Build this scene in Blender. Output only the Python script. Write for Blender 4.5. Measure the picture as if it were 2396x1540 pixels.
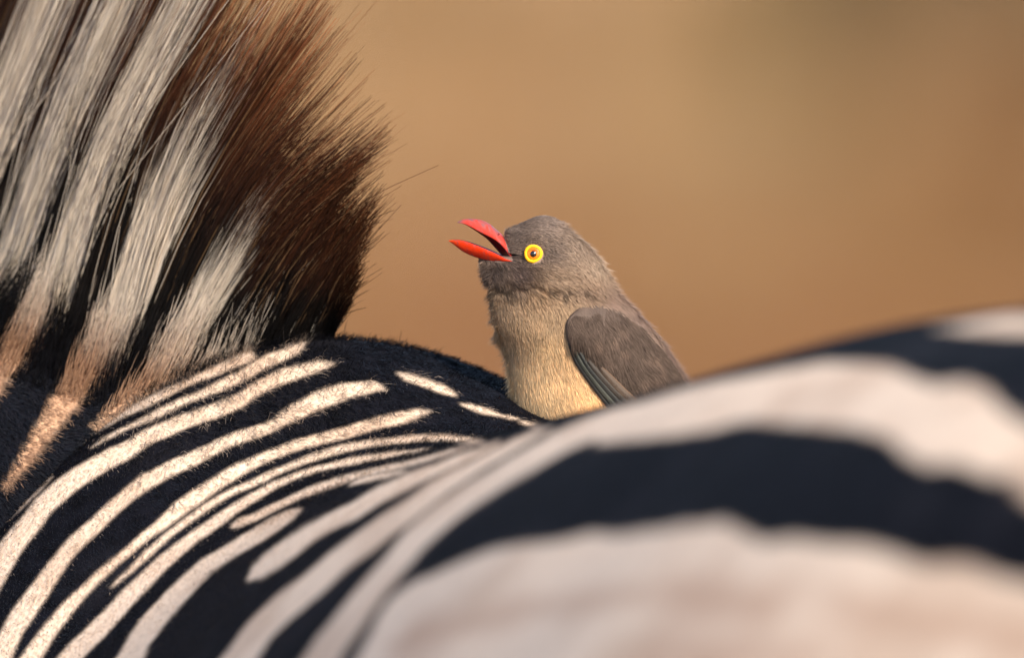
import bpy, math
import numpy as np
from mathutils import Vector

for o in list(bpy.data.objects):
    bpy.data.objects.remove(o)
scene = bpy.context.scene
col = scene.collection
rng = np.random.default_rng(7)

# ------------------------------------------------------------------ camera, sky, sun
PITCH = math.radians(3.0)
DIST = 6.6                      # metres from the lens to the bird
FW = 0.29                       # width of the view at the bird
ZC = 1.32
cam_d = bpy.data.cameras.new('camera')
cam = bpy.data.objects.new('camera', cam_d)
col.objects.link(cam)
CAM = np.array([0.0, -DIST * math.cos(PITCH), ZC + DIST * math.sin(PITCH)])
cam.location = CAM
cam.rotation_euler = (math.pi / 2 - PITCH, 0, 0)
cam_d.sensor_width = 36
cam_d.lens = 36 * DIST / FW
cam_d.clip_start = 0.5
cam_d.clip_end = 3000
cam_d.dof.use_dof = True
cam_d.dof.focus_distance = DIST + 0.012
cam_d.dof.aperture_fstop = cam_d.lens / 84.0
scene.camera = cam

SUN_DIR = Vector((0.42, -0.73, 0.54)).normalized()     # towards the sun
world = bpy.data.worlds.new('World')
scene.world = world
world.use_nodes = True
wn = world.node_tree
bg = wn.nodes['Background']
sky = wn.nodes.new('ShaderNodeTexSky')
sky.sky_type = 'NISHITA'
sky.sun_disc = False
sky.sun_elevation = math.asin(SUN_DIR.z)
sky.sun_rotation = math.atan2(SUN_DIR.x, SUN_DIR.y)
wn.links.new(sky.outputs[0], bg.inputs[0])
bg.inputs[1].default_value = 0.125
sun_d = bpy.data.lights.new('sun', 'SUN')
sun_d.energy = 4.2
sun_d.angle = math.radians(0.6)
sun_d.color = (1.0, 0.85, 0.67)
sun = bpy.data.objects.new('sun', sun_d)
sun.rotation_euler = SUN_DIR.to_track_quat('Z', 'Y').to_euler()
sun.location = (4, -3, 6)
col.objects.link(sun)
vs = scene.view_settings
vs.view_transform = 'Standard'
vs.look = 'None'
vs.exposure = 0.78
vs.gamma = 1.0
scene.cycles.max_bounces = 8
scene.cycles.transparent_max_bounces = 8

# ------------------------------------------------------------------ picture <-> place
K = FW / 2395.0                 # metres per trace unit at the bird
cP, sP = math.cos(PITCH), math.sin(PITCH)
RIGHT = np.array([1.0, 0, 0]); FWD = np.array([0, cP, -sP]); UPV = np.array([0, sP, cP])


def U(u, v, y):
    """point at depth y (metres behind the bird) seen at trace position u, v"""
    u = np.asarray(u, float); v = np.asarray(v, float); y = np.asarray(y, float)
    d = FWD + ((u - 1197.5) * K / DIST)[..., None] * RIGHT + ((770 - v) * K / DIST)[..., None] * UPV
    t = (y - CAM[1]) / d[..., 1]
    return CAM + d * t[..., None]


def PX(p):
    r = p - CAM
    f = r @ FWD
    return 1197.5 + (r @ RIGHT) / f * DIST / K, 770 - (r @ UPV) / f * DIST / K


def hash3(i, j, k):
    n = (i * 374761393 + j * 668265263 + k * 2147483647 + 1013904223) & 0xffffffff
    n = ((n ^ (n >> 13)) * 1274126177) & 0xffffffff
    return ((n ^ (n >> 16)) & 0xffff) / 65535.0


def noise3(p):
    p = np.asarray(p, float)
    i = np.floor(p).astype(np.int64); f = p - i
    f = f * f * (3 - 2 * f)
    out = 0
    for a in (0, 1):
        for b in (0, 1):
            for c in (0, 1):
                wgt = (f[..., 0] if a else 1 - f[..., 0]) * (f[..., 1] if b else 1 - f[..., 1]) * (f[..., 2] if c else 1 - f[..., 2])
                out = out + wgt * hash3(i[..., 0] + a, i[..., 1] + b, i[..., 2] + c)
    return out * 2 - 1


def spline(ts, vals, t):
    """monotone-ish cubic through rows of vals at ts"""
    ts = np.asarray(ts, float); vals = np.asarray(vals, float)
    if vals.ndim == 1:
        return spline(ts, vals[:, None], t)[..., 0]
    t = np.asarray(t, float)
    m = np.zeros_like(vals)
    d = (vals[1:] - vals[:-1]) / (ts[1:] - ts[:-1])[:, None]
    m[0] = d[0]; m[-1] = d[-1]
    w = (ts[2:] - ts[:-2])[:, None]
    m[1:-1] = (d[:-1] * (ts[2:] - ts[1:-1])[:, None] + d[1:] * (ts[1:-1] - ts[:-2])[:, None]) / w
    i = np.clip(np.searchsorted(ts, t, side='right') - 1, 0, len(ts) - 2)
    h = ts[i + 1] - ts[i]
    s = np.clip((t - ts[i]) / h, 0, 1)[..., None]
    h = h[..., None]
    return ((2 * s**3 - 3 * s**2 + 1) * vals[i] + (s**3 - 2 * s**2 + s) * h * m[i]
            + (-2 * s**3 + 3 * s**2) * vals[i + 1] + (s**3 - s**2) * h * m[i + 1])


def sm(a, b, x):
    s = np.clip((np.asarray(x, float) - a) / (b - a), 0, 1)
    return s * s * (3 - 2 * s)


def unit(a):
    return a / np.maximum(np.linalg.norm(a, axis=-1, keepdims=True), 1e-12)


# ------------------------------------------------------------------ meshes and materials
def mesh_obj(name, verts, faces, mat, parent=None, colors=None, smooth=True):
    verts = np.ascontiguousarray(verts, np.float32).reshape(-1, 3)
    me = bpy.data.meshes.new(name)
    faces = np.asarray(faces, np.int32)
    nf, k = faces.shape
    me.vertices.add(len(verts)); me.vertices.foreach_set('co', verts.ravel())
    me.loops.add(nf * k); me.loops.foreach_set('vertex_index', faces.ravel())
    me.polygons.add(nf)
    me.polygons.foreach_set('loop_start', np.arange(0, nf * k, k, dtype=np.int32))
    me.polygons.foreach_set('use_smooth', np.full(nf, smooth))
    me.update(calc_edges=True)
    if colors is not None:
        c = np.ones((len(verts), 4), np.float32); c[:, :3] = colors
        at = me.attributes.new('tint', 'FLOAT_COLOR', 'POINT')
        at.data.foreach_set('color', c.ravel())
    if mat:
        me.materials.append(mat)
    o = bpy.data.objects.new(name, me)
    col.objects.link(o)
    if parent:
        o.parent = parent
    return o


def grid_faces(a, b, wrap=False, off=0):
    i, j = np.meshgrid(np.arange(a - 1), np.arange(b if wrap else b - 1), indexing='ij')
    j2 = (j + 1) % b
    return off + np.stack([i * b + j, i * b + j2, (i + 1) * b + j2, (i + 1) * b + j], -1).reshape(-1, 4)


def strands(name, pts, rad, cols, mat, parent, sides=3, face=None):
    """tapered hairs: pts (N,S,3), rad (N,S), cols (N,S,3)"""
    N, S, _ = pts.shape
    tan = np.gradient(pts, axis=1)
    tan = unit(tan)
    ref = unit(rng.normal(size=(N, 1, 3))) if face is None else face[:, None, :]
    sides = 2 if face is not None else sides
    n1 = unit(np.cross(tan, np.broadcast_to(ref, tan.shape)))
    n2 = np.cross(tan, n1)
    V = []
    for k in range(sides):
        a = 2 * math.pi * k / sides
        V.append(pts + rad[..., None] * (math.cos(a) * n1 + math.sin(a) * n2))
    V = np.stack(V, 2)                                 # N,S,sides,3
    C = np.repeat(cols[:, :, None, :], sides, 2)
    base = (np.arange(N) * S * sides)[:, None, None]
    s = np.arange(S - 1)[None, :, None] * sides
    k = np.arange(sides)[None, None, :]
    k2 = (k + 1) % sides
    if sides == 2:
        k = k[:, :, :1]; k2 = k2[:, :, :1]
    F = np.stack([base + s + k, base + s + k2, base + s + sides + k2, base + s + sides + k], -1).reshape(-1, 4)
    o = mesh_obj(name, V.reshape(-1, 3), F, mat, parent, C.reshape(-1, 3))
    o['kind'] = 'stuff'
    return o


def new_mat(name):
    m = bpy.data.materials.new(name)
    m.use_nodes = True
    nt = m.node_tree
    return m, nt, nt.nodes['Principled BSDF']


def tint_mat(name, rough=0.6, spec=0.3, translucent=0.0, noise=None, bump=None, sheen=0.0):
    m, nt, b = new_mat(name)
    at = nt.nodes.new('ShaderNodeAttribute'); at.attribute_name = 'tint'
    src = at.outputs['Color']
    if noise:
        tc = nt.nodes.new('ShaderNodeTexCoord')
        nz = nt.nodes.new('ShaderNodeTexNoise'); nz.inputs['Scale'].default_value = noise[0]
        nz.inputs['Detail'].default_value = 5
        nt.links.new(tc.outputs['Object'], nz.inputs['Vector'])
        mr = nt.nodes.new('ShaderNodeMapRange')
        mr.inputs['To Min'].default_value = 1 - noise[1]; mr.inputs['To Max'].default_value = 1 + noise[1]
        mr.inputs['From Min'].default_value = 0.25; mr.inputs['From Max'].default_value = 0.75
        nt.links.new(nz.outputs['Fac'], mr.inputs['Value'])
        mx = nt.nodes.new('ShaderNodeVectorMath'); mx.operation = 'SCALE'
        nt.links.new(src, mx.inputs[0]); nt.links.new(mr.outputs[0], mx.inputs['Scale'])
        src = mx.outputs[0]
        if bump:
            bp = nt.nodes.new('ShaderNodeBump')
            bp.inputs['Strength'].default_value = bump; bp.inputs['Distance'].default_value = 0.001
            nt.links.new(nz.outputs['Fac'], bp.inputs['Height'])
            nt.links.new(bp.outputs[0], b.inputs['Normal'])
    nt.links.new(src, b.inputs['Base Color'])
    b.inputs['Roughness'].default_value = rough
    b.inputs['Specular IOR Level'].default_value = spec
    b.inputs['Sheen Weight'].default_value = sheen
    if translucent:
        tr = nt.nodes.new('ShaderNodeBsdfTranslucent')
        nt.links.new(src, tr.inputs['Color'])
        mix = nt.nodes.new('ShaderNodeMixShader'); mix.inputs[0].default_value = translucent
        nt.links.new(b.outputs[0], mix.inputs[1]); nt.links.new(tr.outputs[0], mix.inputs[2])
        out = nt.nodes['Material Output']
        nt.links.new(mix.outputs[0], out.inputs['Surface'])
    return m


def plain_mat(name, c, rough=0.5, spec=0.5, scale=300, amt=0.15, c2=None, coat=0.0, bump=0.0, transl=0.0):
    m, nt, b = new_mat(name)
    tc = nt.nodes.new('ShaderNodeTexCoord')
    nz = nt.nodes.new('ShaderNodeTexNoise'); nz.inputs['Scale'].default_value = scale
    nz.inputs['Detail'].default_value = 6
    nt.links.new(tc.outputs['Object'], nz.inputs['Vector'])
    rp = nt.nodes.new('ShaderNodeValToRGB')
    rp.color_ramp.elements[0].position = 0.32; rp.color_ramp.elements[1].position = 0.68
    c2 = c2 or tuple(x * (1 - amt) for x in c)
    rp.color_ramp.elements[0].color = (*c2, 1); rp.color_ramp.elements[1].color = (*c, 1)
    nt.links.new(nz.outputs['Fac'], rp.inputs[0])
    nt.links.new(rp.outputs[0], b.inputs['Base Color'])
    b.inputs['Roughness'].default_value = rough
    b.inputs['Specular IOR Level'].default_value = spec
    b.inputs['Coat Weight'].default_value = coat
    b.inputs['Coat Roughness'].default_value = 0.15
    if bump:
        bp = nt.nodes.new('ShaderNodeBump'); bp.inputs['Strength'].default_value = bump
        bp.inputs['Distance'].default_value = 0.0005
        nt.links.new(nz.outputs['Fac'], bp.inputs['Height']); nt.links.new(bp.outputs[0], b.inputs['Normal'])
    if transl:
        tr = nt.nodes.new('ShaderNodeBsdfTranslucent'); nt.links.new(rp.outputs[0], tr.inputs['Color'])
        mix = nt.nodes.new('ShaderNodeMixShader'); mix.inputs[0].default_value = transl
        nt.links.new(b.outputs[0], mix.inputs[1]); nt.links.new(tr.outputs[0], mix.inputs[2])
        nt.links.new(mix.outputs[0], nt.nodes['Material Output'].inputs['Surface'])
    return m


def empty(name, loc, label=None, cat=None, group=None):
    o = bpy.data.objects.new(name, None)
    o.location = loc
    o.empty_display_size = 0.05
    col.objects.link(o)
    if label:
        o['label'] = label; o['category'] = cat
    if group:
        o['group'] = group
    return o


def keep(o, root):
    """parent without moving: mesh data are in world coordinates"""
    o.parent = root
    loc = Vector(root.location)
    r = root
    while r.parent:
        r = r.parent; loc = loc + Vector(r.location)
    o.location = -loc
    return o


# ------------------------------------------------------------------ ground
def ground_height(x, y):
    p = np.stack([x * 0.35, y * 0.35, np.zeros_like(x)], -1)
    q = np.stack([x * 1.7, y * 1.7, np.zeros_like(x) + 3], -1)
    far = sm(6, 14, np.hypot(x, y))
    return far * (0.06 * noise3(p) + 0.02 * noise3(q))


ax = np.unique(np.concatenate([-np.geomspace(12, 1500, 26), np.linspace(-12, 12, 70), np.linspace(-1.6, 1.6, 81), np.geomspace(12, 1500, 26)]))
ay = np.unique(np.concatenate([-np.geomspace(10, 1500, 20), np.linspace(-10, 20, 30), np.linspace(20, 48, 110), np.geomspace(52, 1500, 30)]))
GX, GY = np.meshgrid(ax, ay, indexing='ij')
GZ = ground_height(GX, GY)
m, nt, b = new_mat('dry_savanna_soil')
at = nt.nodes.new('ShaderNodeAttribute'); at.attribute_name = 'tint'
tc = nt.nodes.new('ShaderNodeTexCoord')
n2 = nt.nodes.new('ShaderNodeTexNoise'); n2.inputs['Scale'].default_value = 14; n2.inputs['Detail'].default_value = 6
nt.links.new(tc.outputs['Object'], n2.inputs['Vector'])
r2 = nt.nodes.new('ShaderNodeMapRange'); r2.inputs['To Min'].default_value = 0.65; r2.inputs['To Max'].default_value = 1.3
nt.links.new(n2.outputs['Fac'], r2.inputs['Value'])
vm = nt.nodes.new('ShaderNodeVectorMath'); vm.operation = 'SCALE'
nt.links.new(at.outputs['Color'], vm.inputs[0]); nt.links.new(r2.outputs[0], vm.inputs['Scale'])
nt.links.new(vm.outputs[0], b.inputs['Base Color'])
b.inputs['Roughness'].default_value = 0.95; b.inputs['Specular IOR Level'].default_value = 0.1
def soil(x, y):
    """0 = bare red soil, 1 = pale trampled straw"""
    n = noise3(np.stack([x * 1.3, y * 0.22, x * 0 + 2], -1)) + 0.5 * noise3(np.stack([x * 3.1, y * 0.6, x * 0 + 8], -1))
    return sm(-0.9, 0.9, n * 0.9 + (y - 29.5) / 4.5 * sm(70, 40, np.abs(y)))


PATCH = [  # where in the view, size, colour of the soil or litter there
    (970, 380, 130, 150, (0.52, 0.31, 0.15)), (990, 680, 160, 90, (0.27, 0.115, 0.04)), (1350, 30, 170, 90, (0.36, 0.25, 0.17)), (1690, 230, 160, 150, (0.42, 0.28, 0.115)),
    (1560, 640, 220, 110, (0.23, 0.105, 0.036)), (2390, 540, 170, 160, (0.185, 0.062, 0.016)), (2200, 330, 150, 90, (0.30, 0.135, 0.055)),
    (1180, 520, 120, 100, (0.29, 0.135, 0.05)), (1440, 330, 190, 120, (0.50, 0.32, 0.175)), (1960, 620, 220, 130, (0.24, 0.125, 0.05)), (2050, 800, 300, 60, (0.28, 0.135, 0.045))]


def patches(x, y, c):
    for u, v, ru, rv, pc in PATCH:
        def gy_(q):
            return 1.665 / math.tan(PITCH - (770 - q) * K / DIST) - DIST
        yc = gy_(v); xc = (u - 1197.5) * K / DIST * (yc + DIST)
        rx = ru * K / DIST * (yc + DIST); ry = (gy_(v - rv) - gy_(v + rv)) / 2
        w = np.exp(-(((x - xc) / rx) ** 2 + ((y - yc) / ry) ** 2) * 0.8)[..., None]
        c = c * (1 - w) + np.array(pc) * w
    return c


sf = soil(GX, GY)[..., None]
gcol = np.array([0.225, 0.092, 0.030]) * (1 - sf) + np.array([0.52, 0.34, 0.19]) * sf
g = mesh_obj('ground', np.stack([GX, GY, GZ], -1), grid_faces(*GX.shape)[:, ::-1], m, None, (patches(GX, GY, gcol) * np.array([0.97, 0.985, 1.02])).reshape(-1, 3))
g['kind'] = 'structure'

# dry grass tufts
grass_m = tint_mat('dry_grass_blades', rough=0.7, spec=0.2, translucent=0.35)


def grass(n, xr, yr, hmin, hmax):
    tx = rng.uniform(*xr, n); ty = rng.uniform(*yr, n)
    den = noise3(np.stack([tx * 0.8, ty * 0.45, np.full(n, 9.0)], -1))
    ok = den * 0.5 + soil(tx, ty) + rng.uniform(-0.5, 0.5, n) > 0.4
    tx, ty, den = tx[ok], ty[ok], den[ok]
    n = len(tx)
    per = 14
    x = np.repeat(tx, per) + rng.normal(0, 0.025, n * per)
    y = np.repeat(ty, per) + rng.normal(0, 0.025, n * per)
    h = np.repeat(rng.uniform(hmin, hmax, n), per) * rng.uniform(0.5, 1.1, n * per)
    lean = rng.normal(0, 0.45, (n * per, 2))
    z = ground_height(x, y) - 0.01
    P = np.zeros((n * per, 4, 3))
    for k in range(4):
        f = k / 3
        P[:, k, 0] = x + lean[:, 0] * h * f * f
        P[:, k, 1] = y + lean[:, 1] * h * f * f
        P[:, k, 2] = z + h * f * (1 - 0.25 * f * (lean ** 2).sum(1).clip(0, 1))
    R = np.tile(np.array([0.003, 0.0026, 0.002, 0.0004]), (n * per, 1))
    t = np.repeat(rng.uniform(0, 1, n), per)[:, None]
    c = (1 - t) * np.array([0.34, 0.20, 0.085]) + t * np.array([0.42, 0.29, 0.15])
    c = 0.45 * c + 0.55 * 1.15 * patches(x, y, c)
    c = c * rng.uniform(0.75, 1.2, (n * per, 1))
    return P, R, np.repeat(c[:, None, :], 4, 1)


parts = [grass(2600, (-2.6, 2.6), (20, 41), 0.08, 0.22), grass(1300, (-7, 7), (14, 55), 0.10, 0.25)]
go = strands('dry_grass', *[np.concatenate([p[k] for p in parts]) for k in range(3)], grass_m, None)
go['label'] = 'tawny dry savanna grass and stubble out of focus behind the animals'
go['category'] = 'grass'

# ------------------------------------------------------------------ shrubs far behind
leaf_mats = {}


def shrub(loc, rx, rz, n_leaf, cA, cB, leaf, label, twigs=9):
    root = empty('shrub', loc, label, 'shrub', 'shrubs on the plain behind')
    L = Vector(loc)
    P = []; R = []
    ends = []
    for k in range(twigs):
        a = rng.uniform(0, 2 * math.pi); s = rng.uniform(0.3, 1)
        tip = np.array([math.cos(a) * rx * s, math.sin(a) * rx * s, rz * rng.uniform(0.75, 1.25)])
        t = np.linspace(0, 1, 6)[:, None]
        bend = rng.normal(0, 0.05 * rx, (6, 3)) * np.sin(t * 3)
        p = tip * np.concatenate([t ** 1.3, t ** 1.3, t ** 0.9], 1) + bend
        p[0, 2] = -0.02
        P.append(p); R.append(np.linspace(0.02 * rz + 0.006, 0.002, 6)); ends.append(p)
    P = np.array(P); R = np.array(R)
    br = strands('branches', P, R, np.broadcast_to(np.array([0.10, 0.07, 0.05]), P.shape).copy(), bark_m, None, sides=5)
    del br['kind']
    br.parent = root
    E = np.array(ends)
    pick = E[rng.integers(0, twigs, n_leaf), rng.integers(2, 6, n_leaf)]
    pos = pick + rng.normal(0, 1, (n_leaf, 3)) * np.array([rx, rx, rz]) * 0.2
    pos[:, 2] = np.abs(pos[:, 2]) + 0.02
    d1 = unit(rng.normal(size=(n_leaf, 3))); d2 = unit(np.cross(d1, rng.normal(size=(n_leaf, 3))))
    sz = leaf * rng.uniform(0.6, 1.4, (n_leaf, 1))
    V = np.stack([pos - d1 * sz, pos + d2 * sz * 0.4, pos + d1 * sz, pos - d2 * sz * 0.4], 1)
    t = rng.uniform(0, 1, (n_leaf, 1))
    c = (np.array(cA) * (1 - t) + np.array(cB) * t) * rng.uniform(0.7, 1.2, (n_leaf, 1))
    lf = mesh_obj('leaves', V.reshape(-1, 3), np.arange(n_leaf * 4).reshape(-1, 4), leaf_m, root, np.repeat(c[:, None], 4, 1).reshape(-1, 3), False)
    lf['kind'] = 'stuff'
    return root


bark_m = tint_mat('grey_brown_bark', 0.9, 0.1)
leaf_m = tint_mat('dry_leaf', 0.6, 0.3, translucent=0.35)
shrub((0.48, 31.0, 0), 0.13, 0.30, 1300, (0.115, 0.095, 0.050), (0.20, 0.155, 0.08), 0.024,
      'olive green shrub on the dry plain, behind the bird and the croup')
shrub((0.62, 34.5, 0), 0.14, 0.34, 1800, (0.085, 0.064, 0.044), (0.16, 0.12, 0.085), 0.026,
      'dark grey-brown shrub just beyond the olive shrub on the plain')
shrub((0.92, 33.0, 0), 0.13, 0.30, 1700, (0.085, 0.068, 0.05), (0.16, 0.13, 0.09), 0.026,
      'greyish dry shrub on the plain behind the top of the croup')
shrub((0.82, 28.0, 0), 0.08, 0.11, 900, (0.14, 0.045, 0.012), (0.20, 0.075, 0.022), 0.022,
      'small rust brown shrub on the plain, in front of the greyish shrub')
shrub((-0.19, 36.0, 0), 0.08, 0.12, 260, (0.20, 0.165, 0.12), (0.30, 0.25, 0.18), 0.025,
      'pale grey-brown twiggy shrub on the plain beside the mane tips')

# ------------------------------------------------------------------ zebra: trunk
zebra = empty('zebra', (0.02, -0.15, 0), 'plains zebra seen from behind, striped back and upright brown-tipped mane, bird on its back', 'zebra')
# crest of the back from tail to chest: u, v, y, half width, upper half height
CREST = [  # u, v, y, w, ht
    (3700, 1900, -1.02, 0.03, 0.100),
    (3540, 1250, -0.985, 0.11, 0.220),
    (3439, 934, -0.9, 0.185, 0.369),
    (3109, 769, -0.77, 0.235, 0.382),
    (2809, 719, -0.64, 0.26, 0.395),
    (2586, 711, -0.54, 0.265, 0.408),
    (2387, 727, -0.47, 0.265, 0.421),
    (2112, 793, -0.37, 0.265, 0.448),
    (1785, 885, -0.245, 0.262, 0.474),
    (1517, 955, -0.135, 0.255, 0.462),
    (1348, 997, -0.065, 0.25, 0.451),
    (1230, 1014, -0.022, 0.245, 0.425),
    (1130, 984, 0.0, 0.24, 0.430),
    (1000, 908, 0.0179, 0.23, 0.430),
    (880, 846, 0.0346, 0.215, 0.430),
    (800, 800, 0.049, 0.205, 0.420),
    (745, 800, 0.0641, 0.195, 0.410),
    (690, 850, 0.0836, 0.185, 0.400),
    (640, 960, 0.1115, 0.165, 0.360),
    (600, 1200, 0.1599, 0.13, 0.280),
    (570, 1700, 0.2009, 0.06, 0.140),
    (560, 2100, 0.2132, 0.01, 0.030),
]
CR = np.array(CREST)
cpts = U(CR[:, 0], CR[:, 1], CR[:, 2])
ALPHA = math.radians(17)
LAT = np.array([math.cos(ALPHA), math.sin(ALPHA), 0.0])
AXS = np.array([-math.sin(ALPHA), math.cos(ALPHA), 0.0])
cs = np.arange(len(CR), dtype=float)
arc = np.concatenate([[0], np.cumsum(np.linalg.norm(np.diff(cpts, axis=0), axis=1))])
vals = np.concatenate([cpts, CR[:, 3:5]], 1)
tot = arc[-1]


def trunk(s, ph):
    """surface point at arc length s and angle ph (0 = spine, negative = left flank)"""
    S = spline(arc, vals, s)
    d = S[..., 3] * np.sin(ph)
    c = np.cos(ph)
    hb = np.maximum(0.62 * (S[..., 3] / 0.25).clip(0, 1) - S[..., 4], 0.04)
    dz = np.where(c > 0, -S[..., 4] * (1 - c), -S[..., 4] + hb * c)
    return S[..., :3] + d[..., None] * LAT + dz[..., None] * np.array([0, 0, 1.0])


ss = np.unique(np.concatenate([np.linspace(0, 0.3, 40), np.linspace(0.3, 0.75, 330), np.linspace(0.75, arc[17], 460), np.linspace(arc[17], tot, 40)]))
dense = np.radians(np.linspace(-82, 12, 430))
phs = np.concatenate([dense, np.radians(np.linspace(12, 278, 110))[1:-1]])
SS, PH = np.meshgrid(ss, phs, indexing='ij')
TV = trunk(SS, PH)

# ------------------------------------------------------------------ zebra: neck
NECK = [  # u, v of the mane line, y, half width, half height
    (930, 900, 0.045, 0.012, 0.05),
    (800, 850, 0.058, 0.016, 0.12),
    (700, 828, 0.062, 0.026, 0.15),
    (562, 846, 0.062, 0.042, 0.155),
    (414, 856, 0.064, 0.056, 0.155),
    (250, 843, 0.072, 0.066, 0.15),
    (95, 778, 0.084, 0.068, 0.145),
    (-60, 730, 0.1, 0.068, 0.14),
    (-250, 650, 0.13, 0.066, 0.13),
    (-600, 480, 0.2, 0.064, 0.12),
    (-1200, 200, 0.33, 0.062, 0.11),
]
NK = np.array(NECK)
npts = U(NK[:, 0], NK[:, 1], NK[:, 2])
narc = np.concatenate([[0], np.cumsum(np.linalg.norm(np.diff(npts, axis=0), axis=1))])
nvals = np.concatenate([npts, NK[:, 3:5]], 1)
NA = math.radians(66)
NLAT = np.array([math.cos(NA), math.sin(NA), 0.0])


def neck(s, ph):
    S = spline(narc, nvals, s)
    # narrow crest that widens into the muscle below
    sn = np.sin(ph); c = np.cos(ph)
    wv = S[..., 3] * np.sign(sn) * np.abs(sn) ** 0.85
    z = -S[..., 4] * (1 - c)
    return S[..., :3] + wv[..., None] * NLAT + z[..., None] * np.array([0, 0, 1.0])


ns = np.linspace(0, narc[-1], 260)
nph = np.concatenate([np.radians(np.linspace(-110, 20, 200)), np.radians(np.linspace(20, 250, 60))[1:-1]])
NS_, NP_ = np.meshgrid(ns, nph, indexing='ij')
NV = neck(NS_, NP_)

# ------------------------------------------------------------------ coat pattern, traced as strips (x, y, width)
def Z4(pts):
    return [(x / 1.917 * 0.77, (y / 1.917 + 1300) * 0.77, w * 0.4016) for x, y, w in pts]


def Z3(pts):
    return [(x / 1.917 * 0.77, (y / 1.917 + 800) * 0.77, w * 0.4016) for x, y, w in pts]


def Z5(pts):
    return [((x / 1.711 + 1000) * 0.77, (y / 1.711 + 1100) * 0.77, w * 0.45) for x, y, w in pts]


def Z6(pts):
    return [((x / 1.339 + 2000) * 0.77, (y / 1.339 + 850) * 0.77) for x, y in pts]


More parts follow.
